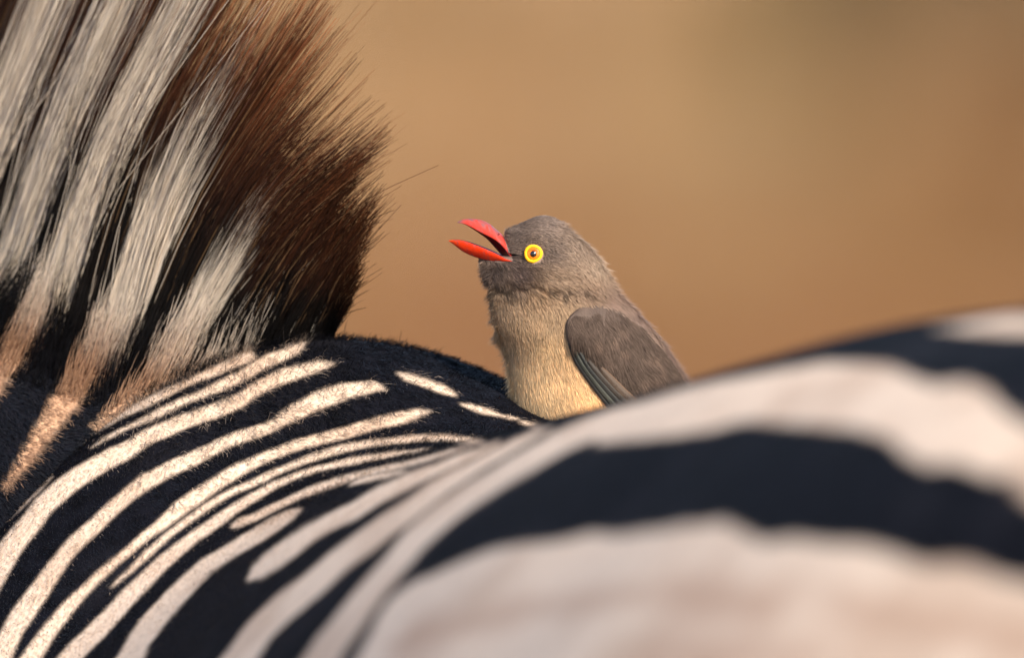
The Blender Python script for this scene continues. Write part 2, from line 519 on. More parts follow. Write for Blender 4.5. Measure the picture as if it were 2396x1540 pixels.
STRIPES = [
    # edge of the shoulder, running up into the mane foot
    Z3([(1450, 540, 60), (1290, 610, 55), (1130, 680, 45), (1000, 740, 40), (860, 812, 40), (700, 885, 40), (600, 940, 40), (500, 1000, 42),
        (400, 1068, 46), (300, 1150, 50), (200, 1230, 52), (90, 1335, 55), (0, 1425, 60), (-120, 1560, 60), (-300, 1800, 60)]),
    Z3([(1785, 455, 8), (1720, 500, 45), (1560, 570, 62), (1440, 640, 58), (1290, 712, 52), (1200, 752, 45), (1060, 806, 42), (950, 862, 36),
        (830, 918, 30), (700, 978, 24), (600, 1030, 16), (540, 1070, 5)]),
    Z3([(300, 1252, 4), (220, 1330, 14), (140, 1410, 10), (60, 1490, 4)]),
    Z3([(1935, 590, 10), (1860, 600, 55), (1640, 662, 75), (1500, 735, 78), (1400, 800, 80), (1250, 860, 84), (1100, 912, 78), (950, 978, 80),
        (850, 1015, 82), (750, 1085, 92), (650, 1132, 96), (550, 1190, 98), (450, 1250, 104), (350, 1322, 108), (250, 1412, 112), (180, 1508, 120),
        (100, 1600, 126), (40, 1690, 132), (-20, 1790, 140), (-120, 1980, 150), (-220, 2250, 150)]),
    Z3([(2240, 735, 8), (2170, 718, 60), (2000, 752, 98), (1850, 802, 104), (1700, 882, 84), (1560, 960, 54), (1400, 1010, 66), (1300, 1050, 66),
        (1200, 1100, 66), (1100, 1152, 74), (1000, 1192, 82), (850, 1272, 92), (750, 1345, 84), (650, 1438, 80), (550, 1528, 84), (450, 1618, 90),
        (380, 1700, 94), (300, 1808, 102), (230, 1908, 108), (150, 2020, 114), (80, 2120, 120), (20, 2240, 124), (-60, 2400, 130), (-200, 2700, 130)]),
    Z3([(2500, 860, 10), (2420, 880, 60), (2300, 908, 70), (2200, 932, 62), (2050, 978, 52), (1900, 1012, 56), (1750, 1052, 56), (1600, 1110, 54),
        (1500, 1150, 62), (1400, 1200, 74), (1300, 1260, 76), (1200, 1326, 76), (1050, 1430, 74), (950, 1518, 66), (850, 1588, 60), (750, 1678, 52),
        (650, 1760, 52), (550, 1850, 56), (450, 1950, 62), (380, 2030, 72), (300, 2130, 82), (230, 2230, 90), (160, 2340, 96), (0, 2600, 100)]),
    Z4([(2830, 92, 6), (2740, 75, 32), (2570, 58, 38), (2396, 66, 34), (2200, 86, 35), (2050, 112, 36), (1900, 152, 40), (1750, 202, 40), (1600, 262, 40),
        (1480, 322, 40), (1350, 374, 36), (1250, 432, 36), (1150, 502, 36), (1050, 572, 36), (950, 652, 40), (850, 742, 42), (760, 832, 36), (690, 892, 24), (645, 935, 4)]),
    Z4([(2500, 120, 5), (2396, 140, 18), (2300, 150, 22), (2150, 175, 28), (2000, 205, 32), (1850, 242, 36), (1750, 272, 40), (1600, 332, 42), (1450, 422, 50),
        (1350, 482, 52), (1250, 552, 58), (1150, 622, 66), (1050, 702, 72), (950, 786, 78), (850, 882, 84), (750, 984, 92), (650, 1092, 98), (550, 1202, 104),
        (450, 1296, 112), (380, 1380, 116), (200, 1600, 120)]),
    Z4([(1365, 572, 20), (1400, 552, 40), (1480, 522, 44), (1600, 462, 44), (1750, 392, 42), (1900, 340, 42), (2050, 290, 38), (2200, 248, 34), (2396, 205, 30), (2600, 150, 22), (2760, 100, 8)]),
    Z4([(2040, 330, 6), (2090, 312, 28), (2170, 292, 30), (2260, 275, 24), (2360, 255, 10)]),
    Z4([(1745, 480, 15), (1690, 510, 60), (1600, 562, 82), (1500, 632, 86), (1350, 712, 86), (1200, 806, 94), (1100, 902, 104), (1000, 1004, 112), (900, 1122, 122),
        (820, 1232, 130), (760, 1344, 134), (600, 1600, 150)]),
    Z4([(1455, 880, 30), (1500, 838, 90), (1560, 792, 102), (1700, 692, 106), (1800, 622, 102), (1900, 562, 98), (2050, 490, 96), (2200, 402, 92), (2396, 300, 84),
        (2540, 245, 66), (2680, 185, 58), (2800, 140, 40), (2900, 90, 20)]),
    [(450, 1690, 66), (562, 1539, 66), (602, 1483, 63), (663, 1423, 62), (723, 1374, 58), (783, 1322, 56)]
    + Z5([(150, 962, 122), (300, 852, 108), (430, 760, 104), (550, 672, 100), (650, 610, 84), (760, 545, 66), (870, 480, 62), (980, 420, 50), (1080, 370, 30), (1150, 345, 8)]),
    Z5([(-150, 1720, 170), (0, 1490, 155), (100, 1355, 150), (200, 1222, 146), (350, 1042, 124), (450, 922, 122), (600, 792, 122), (750, 684, 114), (900, 592, 106),
        (1050, 502, 104), (1200, 416, 112), (1350, 352, 118), (1500, 312, 132), (1620, 288, 150)]),
    # slivers that cross the crest between the shoulder blades
    Z5([(360, 62, 8), (400, 80, 34), (500, 112, 40), (600, 148, 36), (650, 172, 10)]),
    Z5([(690, 222, 10), (730, 232, 30), (800, 252, 32), (880, 276, 12)]),
    Z5([(890, 282, 6), (940, 290, 14), (985, 296, 4)]),
    Z5([(995, 312, 6), (1030, 322, 20), (1090, 340, 6)]),
]
# big bands of the croup as outlines
band_hi = Z6([(-250, 555), (0, 480), (200, 425), (400, 388), (600, 352), (700, 342), (850, 342), (950, 356), (1040, 402), (1130, 432), (1260, 420), (1340, 450), (1400, 530), (1488, 582), (1700, 700), (2100, 980)])
band_lo = Z6([(-250, 668), (0, 640), (200, 612), (350, 572), (600, 590), (800, 602), (950, 652), (1020, 722), (1100, 760), (1200, 742), (1350, 800), (1440, 792), (1488, 880), (1700, 1000), (2100, 1300)])
thigh = [((x / 1.711 + 1000) * 0.77, (y / 1.711 + 1100) * 0.77) for x, y in
         [(-120, 1960), (0, 1740), (140, 1560), (220, 1400), (300, 1255), (380, 1185), (450, 1145), (600, 1080), (800, 992), (1000, 950), (1200, 930), (1350, 892), (1500, 902), (1650, 882), (1850, 852)]] \
    + Z6([(0, 1020), (100, 1000), (270, 990), (350, 1030), (420, 1070), (550, 1060), (700, 1080), (800, 1080), (950, 1112), (1080, 1170), (1200, 1150), (1300, 1172), (1400, 1222), (1488, 1232), (1700, 1300), (2100, 1500)])
tops = Z6([(1140, 198), (1230, 180), (1320, 162), (1420, 150), (1600, 145), (1900, 170)])
tops_lo = Z6([(1120, 195), (1250, 210), (1488, 216), (1600, 230), (1900, 300)])
POLYS = [band_hi + band_lo[::-1], thigh + [(4200, 3200), (500, 3200)], tops + tops_lo[::-1]]
NECK_STRIPES = [
    Z3([(240, 300, 190), (200, 380, 195), (120, 460, 165), (60, 540, 150), (0, 640, 125), (-70, 760, 110), (-200, 980, 90)]),
    Z3([(630, 480, 210), (590, 575, 205), (490, 660, 180), (400, 765, 150), (320, 885, 122), (240, 1005, 102), (150, 1135, 80), (80, 1235, 52), (20, 1310, 30)]),
    Z3([(1080, 500, 190), (1010, 600, 170), (870, 702, 110), (750, 792, 72), (640, 872, 45), (540, 945, 16)]),
    Z3([(1470, 470, 90), (1430, 550, 80), (1290, 610, 58), (1130, 680, 46), (1000, 740, 40), (860, 812, 40), (700, 885, 38), (560, 960, 30)]),
    Z3([(-120, 100, 190), (-200, 250, 170), (-350, 500, 140)]),
]


def strip_dist(u, v, strip):
    """signed distance (inside > 0) to a strip of varying width, in trace units"""
    s = np.array(strip)
    best = np.full(u.shape, -1e9)
    for a, b in zip(s[:-1], s[1:]):
        lo = np.minimum(a[:2], b[:2]) - 110; hi = np.maximum(a[:2], b[:2]) + 110
        k = np.nonzero((u > lo[0]) & (u < hi[0]) & (v > lo[1]) & (v < hi[1]))
        if not len(k[0]):
            continue
        d = b[:2] - a[:2]
        t = np.clip(((u[k] - a[0]) * d[0] + (v[k] - a[1]) * d[1]) / (d @ d), 0, 1)
        dist = np.hypot(u[k] - a[0] - t * d[0], v[k] - a[1] - t * d[1])
        best[k] = np.maximum(best[k], (a[2] + t * (b[2] - a[2])) / 2 - dist)
    return best


def poly_dist(u, v, poly):
    p = np.array(poly)
    inside = np.zeros(u.shape, bool)
    dist = np.full(u.shape, 1e9)
    for a, b in zip(p, np.roll(p, -1, 0)):
        cond = (a[1] > v) != (b[1] > v)
        with np.errstate(divide='ignore', invalid='ignore'):
            xi = (b[0] - a[0]) * (v - a[1]) / (b[1] - a[1]) + a[0]
        inside ^= cond & (u < xi)
        d = b - a
        t = np.clip(((u - a[0]) * d[0] + (v - a[1]) * d[1]) / (d @ d + 1e-9), 0, 1)
        dist = np.minimum(dist, np.hypot(u - a[0] - t * d[0], v - a[1] - t * d[1]))
    return np.where(inside, dist, -dist)


WHITE = np.array([0.82, 0.655, 0.52])
TAN = np.array([0.50, 0.335, 0.235])
BLACK = np.array([0.0050, 0.0054, 0.0088])


def white_fac(p, strips, polys, soft=6.0, jitter=None):
    u, v = PX(p)
    wob = 3.0 * noise3(p * 110) + 1.2 * noise3(p * 420)
    if jitter is not None:
        wob = wob + jitter
    best = np.full(u.shape, -1e9)
    for s in strips:
        best = np.maximum(best, strip_dist(u, v, s))
    for q in polys:
        best = np.maximum(best, poly_dist(u, v, q))
    # outside the traced part the bands simply go on down the flank
    return sm(-soft, soft, best + wob * np.where(best > -12, 1, 0.3))


def coat_colour(p, f):
    dirt = sm(0.0, 0.55, noise3(p * 55) * 0.6 + noise3(p * 14 + 5) * 0.7)
    w = WHITE * (1 - 0.45 * dirt[..., None]) + TAN * 0.45 * dirt[..., None]
    w = w * (1 + 0.10 * noise3(p * 800)[..., None])
    k = BLACK * (1 + 0.5 * noise3(p * 300)[..., None]) + np.array([0.007, 0.0065, 0.008]) * sm(0.1, 0.75, noise3(p * 38 + 11))[..., None]
    return k + f[..., None] * (w - k)


# colour the left half, mirror it on the right; below the frame generic bands
left = PH <= math.radians(12)
F = np.zeros(SS.shape)
F[left] = white_fac(TV[left], STRIPES, POLYS)
gen = sm(-0.12, 0.12, np.sin(SS * 2 * math.pi / 0.062 + 2.2 * noise3(TV * 6)) - 0.15)
vv = PX(TV)[1]
low = np.where(left, sm(1900, 2100, vv), 0)
F = F * (1 - low) + gen * low
# right side takes the mirrored left side
pm = -phs
for j in np.nonzero(phs > math.radians(12))[0]:
    t = pm[j]
    if t < dense[0]:
        F[:, j] = gen[:, j]
    else:
        jj = int(round((t - dense[0]) / (dense[1] - dense[0])))
        F[:, j] = F[:, jj]
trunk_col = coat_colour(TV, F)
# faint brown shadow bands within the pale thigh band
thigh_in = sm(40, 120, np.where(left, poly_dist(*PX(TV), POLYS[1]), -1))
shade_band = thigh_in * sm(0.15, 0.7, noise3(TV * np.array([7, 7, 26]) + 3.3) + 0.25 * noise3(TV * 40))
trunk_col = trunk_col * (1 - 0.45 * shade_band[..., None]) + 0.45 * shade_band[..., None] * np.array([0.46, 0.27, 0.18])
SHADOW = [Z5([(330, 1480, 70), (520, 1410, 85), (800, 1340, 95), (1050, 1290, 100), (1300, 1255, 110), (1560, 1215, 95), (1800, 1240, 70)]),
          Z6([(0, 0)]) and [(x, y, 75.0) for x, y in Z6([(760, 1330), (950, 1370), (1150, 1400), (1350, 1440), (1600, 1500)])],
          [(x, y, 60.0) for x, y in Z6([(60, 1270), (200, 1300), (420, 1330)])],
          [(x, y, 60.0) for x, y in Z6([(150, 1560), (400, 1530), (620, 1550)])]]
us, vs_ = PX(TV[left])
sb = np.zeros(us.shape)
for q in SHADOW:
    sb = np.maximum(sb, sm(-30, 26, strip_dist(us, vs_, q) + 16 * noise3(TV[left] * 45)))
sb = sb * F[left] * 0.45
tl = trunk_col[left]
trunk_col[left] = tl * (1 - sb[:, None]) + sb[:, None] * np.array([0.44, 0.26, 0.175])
FN = white_fac(NV, NECK_STRIPES, [])
neck_col = coat_colour(NV, FN)
neck_col = np.where(FN[..., None] > 0.3, neck_col * np.array([0.80, 0.66, 0.56]), neck_col)  # pale neck stripes: tan skin tint, plus the neck's shade painted into the colour

def tube(path, rx, ry, lat, n=28, m=60):
    """closed limb along path with half widths across and fore-aft"""
    path = np.array(path, float); t = np.linspace(0, 1, len(path)); ti = np.linspace(0, 1, m)
    C = spline(t, path, ti); a_ = spline(t, np.array(rx, float), ti); b_ = spline(t, np.array(ry, float), ti)
    T = unit(np.gradient(C, axis=0)); l_ = unit(lat - (T @ lat)[:, None] * T); f_ = np.cross(T, l_)
    th = np.linspace(0, 2 * math.pi, n, endpoint=False)
    V = C[:, None] + (a_[:, None] * np.cos(th))[..., None] * l_[:, None] + (b_[:, None] * np.sin(th))[..., None] * f_[:, None]
    along = np.concatenate([[0], np.cumsum(np.linalg.norm(np.diff(C, axis=0), axis=1))])[:, None] + 0 * th
    w = sm(-0.15, 0.15, np.sin(along * 2 * math.pi / 0.055 + 2.0 * noise3(V * 8)) - 0.1)
    return V, grid_faces(m, n, wrap=True), coat_colour(V, w)


limbs = []
spn = spline(arc, cpts, np.array([arc[3] + 0.02, arc[14]]))
for root, fore in ((spn[0], False), (spn[1], True)):
    for sd in (-1, 1):
        h = root + LAT * sd * (0.10 if fore else 0.12)
        x0, y0 = h[0], h[1]
        k0 = (0.0, 0.01, 0.02, 0.0, 0.0, 0.015, 0.02) if fore else (0.04, 0.05, 0.0, -0.05, -0.03, -0.015, 0.0)
        zz = (0.92, 0.72, 0.50, 0.34, 0.13, 0.06, 0.002)
        pth = [np.array([x0, y0, 0.0]) + AXS * k + np.array([0, 0, z]) for k, z in zip(k0, zz)]
        limbs.append(tube(pth, (0.06, 0.065, 0.042, 0.030, 0.028, 0.036, 0.045), (0.09, 0.085, 0.048, 0.036, 0.030, 0.042, 0.055), LAT))
nend = npts[-1] + np.array([0, 0, -0.11])
hd = unit(np.array([-0.62, 0.30, -0.55]))
limbs.append(tube([nend - hd * 0.06, nend + hd * 0.04, nend + hd * 0.18, nend + hd * 0.34, nend + hd * 0.44, nend + hd * 0.49], (0.03, 0.085, 0.085, 0.055, 0.055, 0.012), (0.05, 0.115, 0.115, 0.075, 0.062, 0.015), NLAT))
for sd in (-1, 1):
    e0 = nend + NLAT * sd * 0.05 + np.array([0, 0, 0.07])
    limbs.append(tube([e0, e0 + np.array([0, 0, 0.06]), e0 + np.array([0, 0, 0.12]) + NLAT * sd * 0.01, e0 + np.array([0, 0, 0.17])], (0.025, 0.036, 0.03, 0.003), (0.012, 0.014, 0.01, 0.002), NLAT, 16, 24))
tl0 = spline(arc, cpts, np.array([0.06]))[0]
limbs.append(tube([tl0 + AXS * 0.06 + np.array([0, 0, 0.0]), tl0 - AXS * 0.03 - np.array([0, 0, 0.03]), tl0 - AXS * 0.05 - np.array([0, 0, 0.30]), tl0 - AXS * 0.04 - np.array([0, 0, 0.62]), tl0 - AXS * 0.03 - np.array([0, 0, 0.75])], (0.03, 0.03, 0.02, 0.03, 0.004), (0.03, 0.03, 0.02, 0.03, 0.004), LAT, 16, 40))
coat_m = tint_mat('zebra_coat', rough=0.85, spec=0.05, noise=(900, 0.14), bump=0.4)
nt_, np_ = SS.shape
fa = grid_faces(nt_, np_, wrap=True)
fb = grid_faces(*NS_.shape, wrap=True, off=nt_ * np_)
vlist = [TV.reshape(-1, 3), NV.reshape(-1, 3)]; flist = [fa[:, ::-1], fb[:, ::-1]]; clist = [trunk_col.reshape(-1, 3), neck_col.reshape(-1, 3)]
cnt = sum(len(v) for v in vlist)
for V_, F_l, C_l in limbs:
    vlist.append(V_.reshape(-1, 3)); flist.append(F_l + cnt); clist.append(C_l.reshape(-1, 3)); cnt += V_.shape[0] * V_.shape[1]
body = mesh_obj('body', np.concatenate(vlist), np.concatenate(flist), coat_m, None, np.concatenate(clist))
keep(body, zebra)

# ------------------------------------------------------------------ zebra: short coat hair where it can be told apart
hair_m = tint_mat('coat_hair', rough=0.48, spec=0.75, translucent=0.3)


def coat_hairs(n):
    # sample the trunk and the neck evenly by area
    def sampler(fn, s0, s1, p0, p1, n):
        s = rng.uniform(s0, s1, n * 3); ph = np.radians(rng.uniform(p0, p1, n * 3))
        e_ = 1e-4
        P = fn(s, ph); A = (fn(s + e_, ph) - P) / e_; B = (fn(s, ph + e_) - P) / e_
        N = np.cross(A, B); ar = np.linalg.norm(N, axis=1)
        near = np.clip(1 / (1 + np.abs(np.minimum(P[:, 1] + 0.03, 0)) * 9) ** 2, 0.03, 1)
        ok = rng.uniform(0, 1, n * 3) < ar / np.quantile(ar, 0.98) * near
        return P[ok], unit(A[ok]), unit(N[ok]), s[ok], ph[ok]
    out = []
    for fn, s0, s1, p0, p1, m_, strips, polys, neck_ in (
            (trunk, 0.25, arc[19], -70, 14, n, STRIPES, POLYS, False), (neck, 0.02, narc[8], -100, 5, n // 4, NECK_STRIPES, [], True)):
        P, A, N, s, ph = sampler(fn, s0, s1, p0, p1, m_)
        u, v = PX(P)
        N = np.where((N @ np.array([0, 0, 1.0]) + (N @ LAT) * -0.5)[:, None] > 0, N, -N)
        ok = (u > -120) & (u < 2600) & (v < 1680)
        P, A, N = P[ok], A[ok], N[ok]
        k = len(P)
        jit = rng.normal(0, 6.5, k)
        f = white_fac(P, strips, polys, 1.2, jit)
        clump = np.stack([noise3(P * 260), noise3(P * 260 + 40), noise3(P * 260 + 80)], -1)
        lie = unit(-A * 0.9 + np.array([0, 0, -0.15]) + clump * 0.55 + rng.normal(0, 0.2, (k, 3)))
        lie = unit(lie - (lie * N).sum(1, keepdims=True) * N)
        up = rng.uniform(0.18, 0.55, (k, 1)) + 0.25 * sm(0.2, 0.7, noise3(P * 120))[:, None]
        big = 1 + np.abs(np.minimum(P[:, 1:2] + 0.03, 0)) * 3
        uu, vv_ = PX(P)
        shag = (0.42 + 0.58 * sm(330, 60, np.hypot((uu - 560) * 0.45, vv_ - 880))) * (1 - 0.5 * sm(-0.01, -0.09, P[:, 1]))
        shag = (shag if not neck_ else shag * 0 + 0.6)[:, None]
        L = rng.uniform(0.0035, 0.0070, (k, 1)) * shag
        up = up * (0.35 + 0.65 * shag)
        stray = (rng.uniform(size=(k, 1)) < 0.012 * shag ** 2)
        L = np.where(stray, L * 1.5, L); up = np.where(stray, up + 0.9, up)
        p1 = P - N * 0.0003
        p2 = P + L * 0.5 * unit(lie + N * up * 1.5)
        p3 = p2 + L * 0.5 * unit(lie + N * up * 0.5 + rng.normal(0, 0.15, (k, 3)))
        c = coat_colour(P, f)
        if neck_:
            c = np.where(f[:, None] > 0.3, c * np.array([0.80, 0.66, 0.56]), c)  # neck hairs get the same tan tint and painted-in shade
        c = c * rng.uniform(0.85, 1.18, (k, 1)) * np.where(f[:, None] > 0.5, 0.64, 1)
        tipw = np.where(f[:, None] < 0.5, c + np.array([0.020, 0.019, 0.022]) * rng.uniform(0, 1, (k, 1)), c)
        out.append((np.stack([p1, p2, p3], 1), np.stack([c, c, tipw], 1), big, unit(N + rng.normal(0, 0.25, (k, 3)))))
    P = np.concatenate([o[0] for o in out]); C = np.concatenate([o[1] for o in out])
    R = np.tile(np.array([0.00008, 0.00007, 0.00002]), (len(P), 1)) * rng.uniform(0.7, 1.2, (len(P), 1)) * np.concatenate([o[2] for o in out])
    return P, R, C, np.concatenate([o[3] for o in out])


hp, hr, hc, hn = coat_hairs(300000)
ch = strands('coat_hair', hp, hr, hc, hair_m, None, face=hn)
keep(ch, zebra)
print('coat hairs', len(hp))

# ------------------------------------------------------------------ zebra: mane
GUIDE = [  # root u, v, then points to the tip
    [(775, 792), (783, 765), (795, 742), (808, 722), (822, 705)],
    [(735, 806), (752, 752), (778, 700), (806, 652), (835, 612)],
    [(690, 822), (718, 745), (758, 672), (805, 600), (852, 535)],
    [(640, 838), (676, 745), (728, 650), (792, 555), (866, 462)],
    [(562, 850), (604, 740), (668, 620), (752, 505), (832, 420)],
    [(490, 858), (545, 725), (622, 590), (718, 458), (850, 335)],
    [(414, 862), (476, 720), (552, 590), (655, 445), (838, 285)],
    [(330, 858), (392, 700), (472, 520), (590, 330), (765, 110)],
    [(250, 850), (306, 685), (375, 480), (475, 262), (660, -60)],
    [(95, 785), (140, 650), (215, 440), (320, 220), (540, -160)],
    [(-60, 740), (0, 640), (75, 440), (165, 220), (390, -250)],
    [(-250, 660), (-190, 550), (-110, 340), (-10, 120), (200, -380)],
    [(-450, 560), (-390, 450), (-310, 230), (-210, 10), (-50, -350)],
]
GN = np.array(GUIDE, float)                 # G,5,2
gy = np.interp(-GN[:, 0, 0], -np.array([c[0] for c in NECK]), np.array([c[2] for c in NECK]))
G3 = np.stack([U(GN[:, k, 0], GN[:, k, 1], gy - 0.004 * k) for k in range(5)], 1)     # G,5,3
GU = GN[:, 0, 0]
WB = [(-222, -140, 1.2), (-88, -14, 1.15), (47, 134, 1.1), (207, 284, 0.80), (373, 442, 0.62), (548, 566, 0.22)]


def mane(n):
    t = rng.beta(1.0, 1.0, n) * (len(GU) - 1.001)
    side = rng.uniform(-1, 1, n)
    lo = rng.uniform(size=n) < 0.6
    side = np.where(lo, -1 + 0.45 * rng.uniform(0, 1, n) ** 1.3, side)       # thicker on the flank side
    tt = np.arange(len(GU), dtype=float)
    S = 8
    g = spline(tt, G3.reshape(len(GU), -1), t).reshape(n, 5, 3)
    ru = spline(tt, GU, t)
    # locks: neighbouring hairs lean the same way
    key = np.stack([t * 5.0, side * 2.0, np.zeros(n)], -1)
    lock = np.stack([noise3(key), noise3(key + 31), noise3(key + 57)], -1)
    key2 = np.stack([t * 16.0, side * 5.0, np.zeros(n)], -1)
    lock2 = np.stack([noise3(key2), noise3(key2 + 31), noise3(key2 + 57)], -1)
    ln = (0.87 + 0.12 * lock[:, 0] + 0.10 * lock2[:, 0] + rng.normal(0, 0.07, n)) * np.where(rng.uniform(size=n) < 0.38, rng.uniform(0.35, 0.95, n), 1)
    ln = np.where(t < 6.5, ln * rng.uniform(0.62, 1.12, n), ln)
    ln = np.where(t > 8.6, ln + 0.15, ln)
    ln = np.clip(ln, 0.25, 1.04)
    f = np.linspace(0, 1, S)[None, :] * ln[:, None]
    gt = np.linspace(0, 1, 5)
    # evaluate the guide at f (piecewise cubic through five points)
    P = np.zeros((n, S, 3))
    fi = np.clip(f * 4, 0, 4 + 0.5)
    i = np.clip(fi.astype(int), 0, 3); w = (fi - i)[..., None]
    ar = np.arange(n)[:, None]
    p0 = g[ar, np.clip(i - 1, 0, 4)]; p1 = g[ar, i]; p2 = g[ar, i + 1]; p3 = g[ar, np.clip(i + 2, 0, 4)]
    p0 = np.where((i == 0)[..., None], 2 * p1 - p2, p0); p3 = np.where((i == 3)[..., None], 2 * p2 - p1, p3)
    P = 0.5 * ((2 * p1) + (-p0 + p2) * w + (2 * p0 - 5 * p1 + 4 * p2 - p3) * w ** 2 + (-p0 + 3 * p1 - 3 * p2 + p3) * w ** 3)
    length = np.linalg.norm(g[:, 4] - g[:, 0], axis=1)[:, None, None]
    thick = 0.017 * sm(-0.5, 4.5, t)                                   # half thickness of the mane foot
    off = (side + 0.78) * thick
    sag = -(np.abs(side) ** 1.6 - 0.62) * thick * 0.75 - rng.uniform(0, 0.002, n)                            # roots follow the round crest
    ff = (f / 1.0)[..., None]
    P = P + (off[:, None, None] * NLAT) * (1 - 0.9 * ff.clip(0, 1) ** 0.8) + (sag[:, None, None] * np.array([0, 0, 1.0])) * (1 - ff).clip(0, 1)
    P = P + length * (ff ** 1.6) * (lock[:, None, :] * 0.045 + lock2[:, None, :] * 0.045) * (1 - 0.62 * sm(5.2, 6.6, t))[:, None, None]
    P = P + length * (ff ** 2) * rng.normal(0, 0.026, (n, 1, 3)) * (1 - 0.55 * sm(5.2, 6.6, t))[:, None, None] + length * ff * (rng.uniform(size=(n, 1, 1)) < 0.06) * rng.normal(0, 0.05, (n, 1, 3))
    wav = rng.normal(0, 1, (n, 1, 3)) * np.sin(ff * rng.uniform(3, 7, (n, 1, 1)) + rng.uniform(0, 6, (n, 1, 1)))
    P = P + 0.0011 * wav * ff
    # fly-away hairs
    fly = (rng.uniform(size=n) < 0.02 + 0.05 * sm(6, 2, t))[:, None, None]
    P = P + fly * length * (ff ** 2.2) * (rng.normal(0, 0.10, (n, 1, 3)) + np.array([0.06, 0, -0.02]))
    # colour
    rj = ru + 7 * lock2[:, 1] + 9 * lock[:, 1] + rng.normal(0, 4, n)
    F_ = f / np.maximum(ln[:, None], 0.01) * np.clip(ln[:, None], 0, 1)
    wht = np.zeros((n, S))
    for a, b, end in WB:
        inside = sm(a - 6, a + 2, rj) * (1 - sm(b - 2, b + 6, rj))
        e_ = end * (0.92 + 0.16 * lock2[:, 2] + rng.normal(0, 0.05, n) - 0.25 * sm(0.1, 0.9, np.abs((rj - (a + b) / 2) / (b - a) * 2)) * rng.uniform(0, 1, n))
        inside = inside * (side < 0.75)
        wht = np.maximum(wht, inside[:, None] * (1 - sm(-0.06, 0.06, F_ - e_[:, None])))
    stray = (rng.uniform(size=n) < 0.012)[:, None]
    wht = np.where(stray & (F_ < 0.6), 0.8, wht)
    tone = (rng.uniform(0, 1, n) + 0.5 * lock2[:, 0])[:, None, None].clip(0, 1)
    blk = np.array([0.010, 0.008, 0.008]); brn = np.array([0.060, 0.021, 0.010]); org = np.array([0.15, 0.053, 0.021]); pale = np.array([0.42, 0.26, 0.14])
    Fk = F_[..., None]
    start = (0.40 + 0.10 * lock[:, 2] + 0.16 * sm(7.2, 8.6, t))[:, None, None]
    reach = sm(-0.2, 3.5, t)[:, None, None]
    dark = blk + (brn - blk) * sm(start, start + 0.25, Fk) * (0.5 + 0.5 * reach)
    org = org * (1 + 2.0 * sm(5.5, 8.5, t) - 0.25 * sm(5.5, 3, t))[:, None, None]
    dark = dark + (org * (0.25 + 1.3 * tone ** 1.5) - dark) * sm(start + 0.22, start + 0.62, Fk) * (0.45 + 0.45 * reach)
    dark = dark * (0.55 + 0.9 * sm(-0.6, 0.6, lock2[:, 2] + 0.6 * rng.normal(size=n)))[:, None, None]
    isP = (rng.uniform(size=n) < 0.06 + 0.16 * sm(0.2, 0.6, lock2[:, 1]))[:, None, None]
    dark = np.where(isP & (Fk > 0.35), dark * 0.45 + pale * 0.55, dark)
    whi = np.array([0.93, 0.86, 0.77]) * (1 + 0.10 * lock2[:, :1, None]) * rng.uniform(0.78, 1.05, (n, 1, 1))
    C = dark * (1 - wht[..., None]) + whi * wht[..., None]
    R = np.linspace(1, 0.12, S)[None, :] ** 0.6 * rng.uniform(0.00008, 0.00026, (n, 1))
    return P, R, C


mp, mr_, mc = mane(20000)


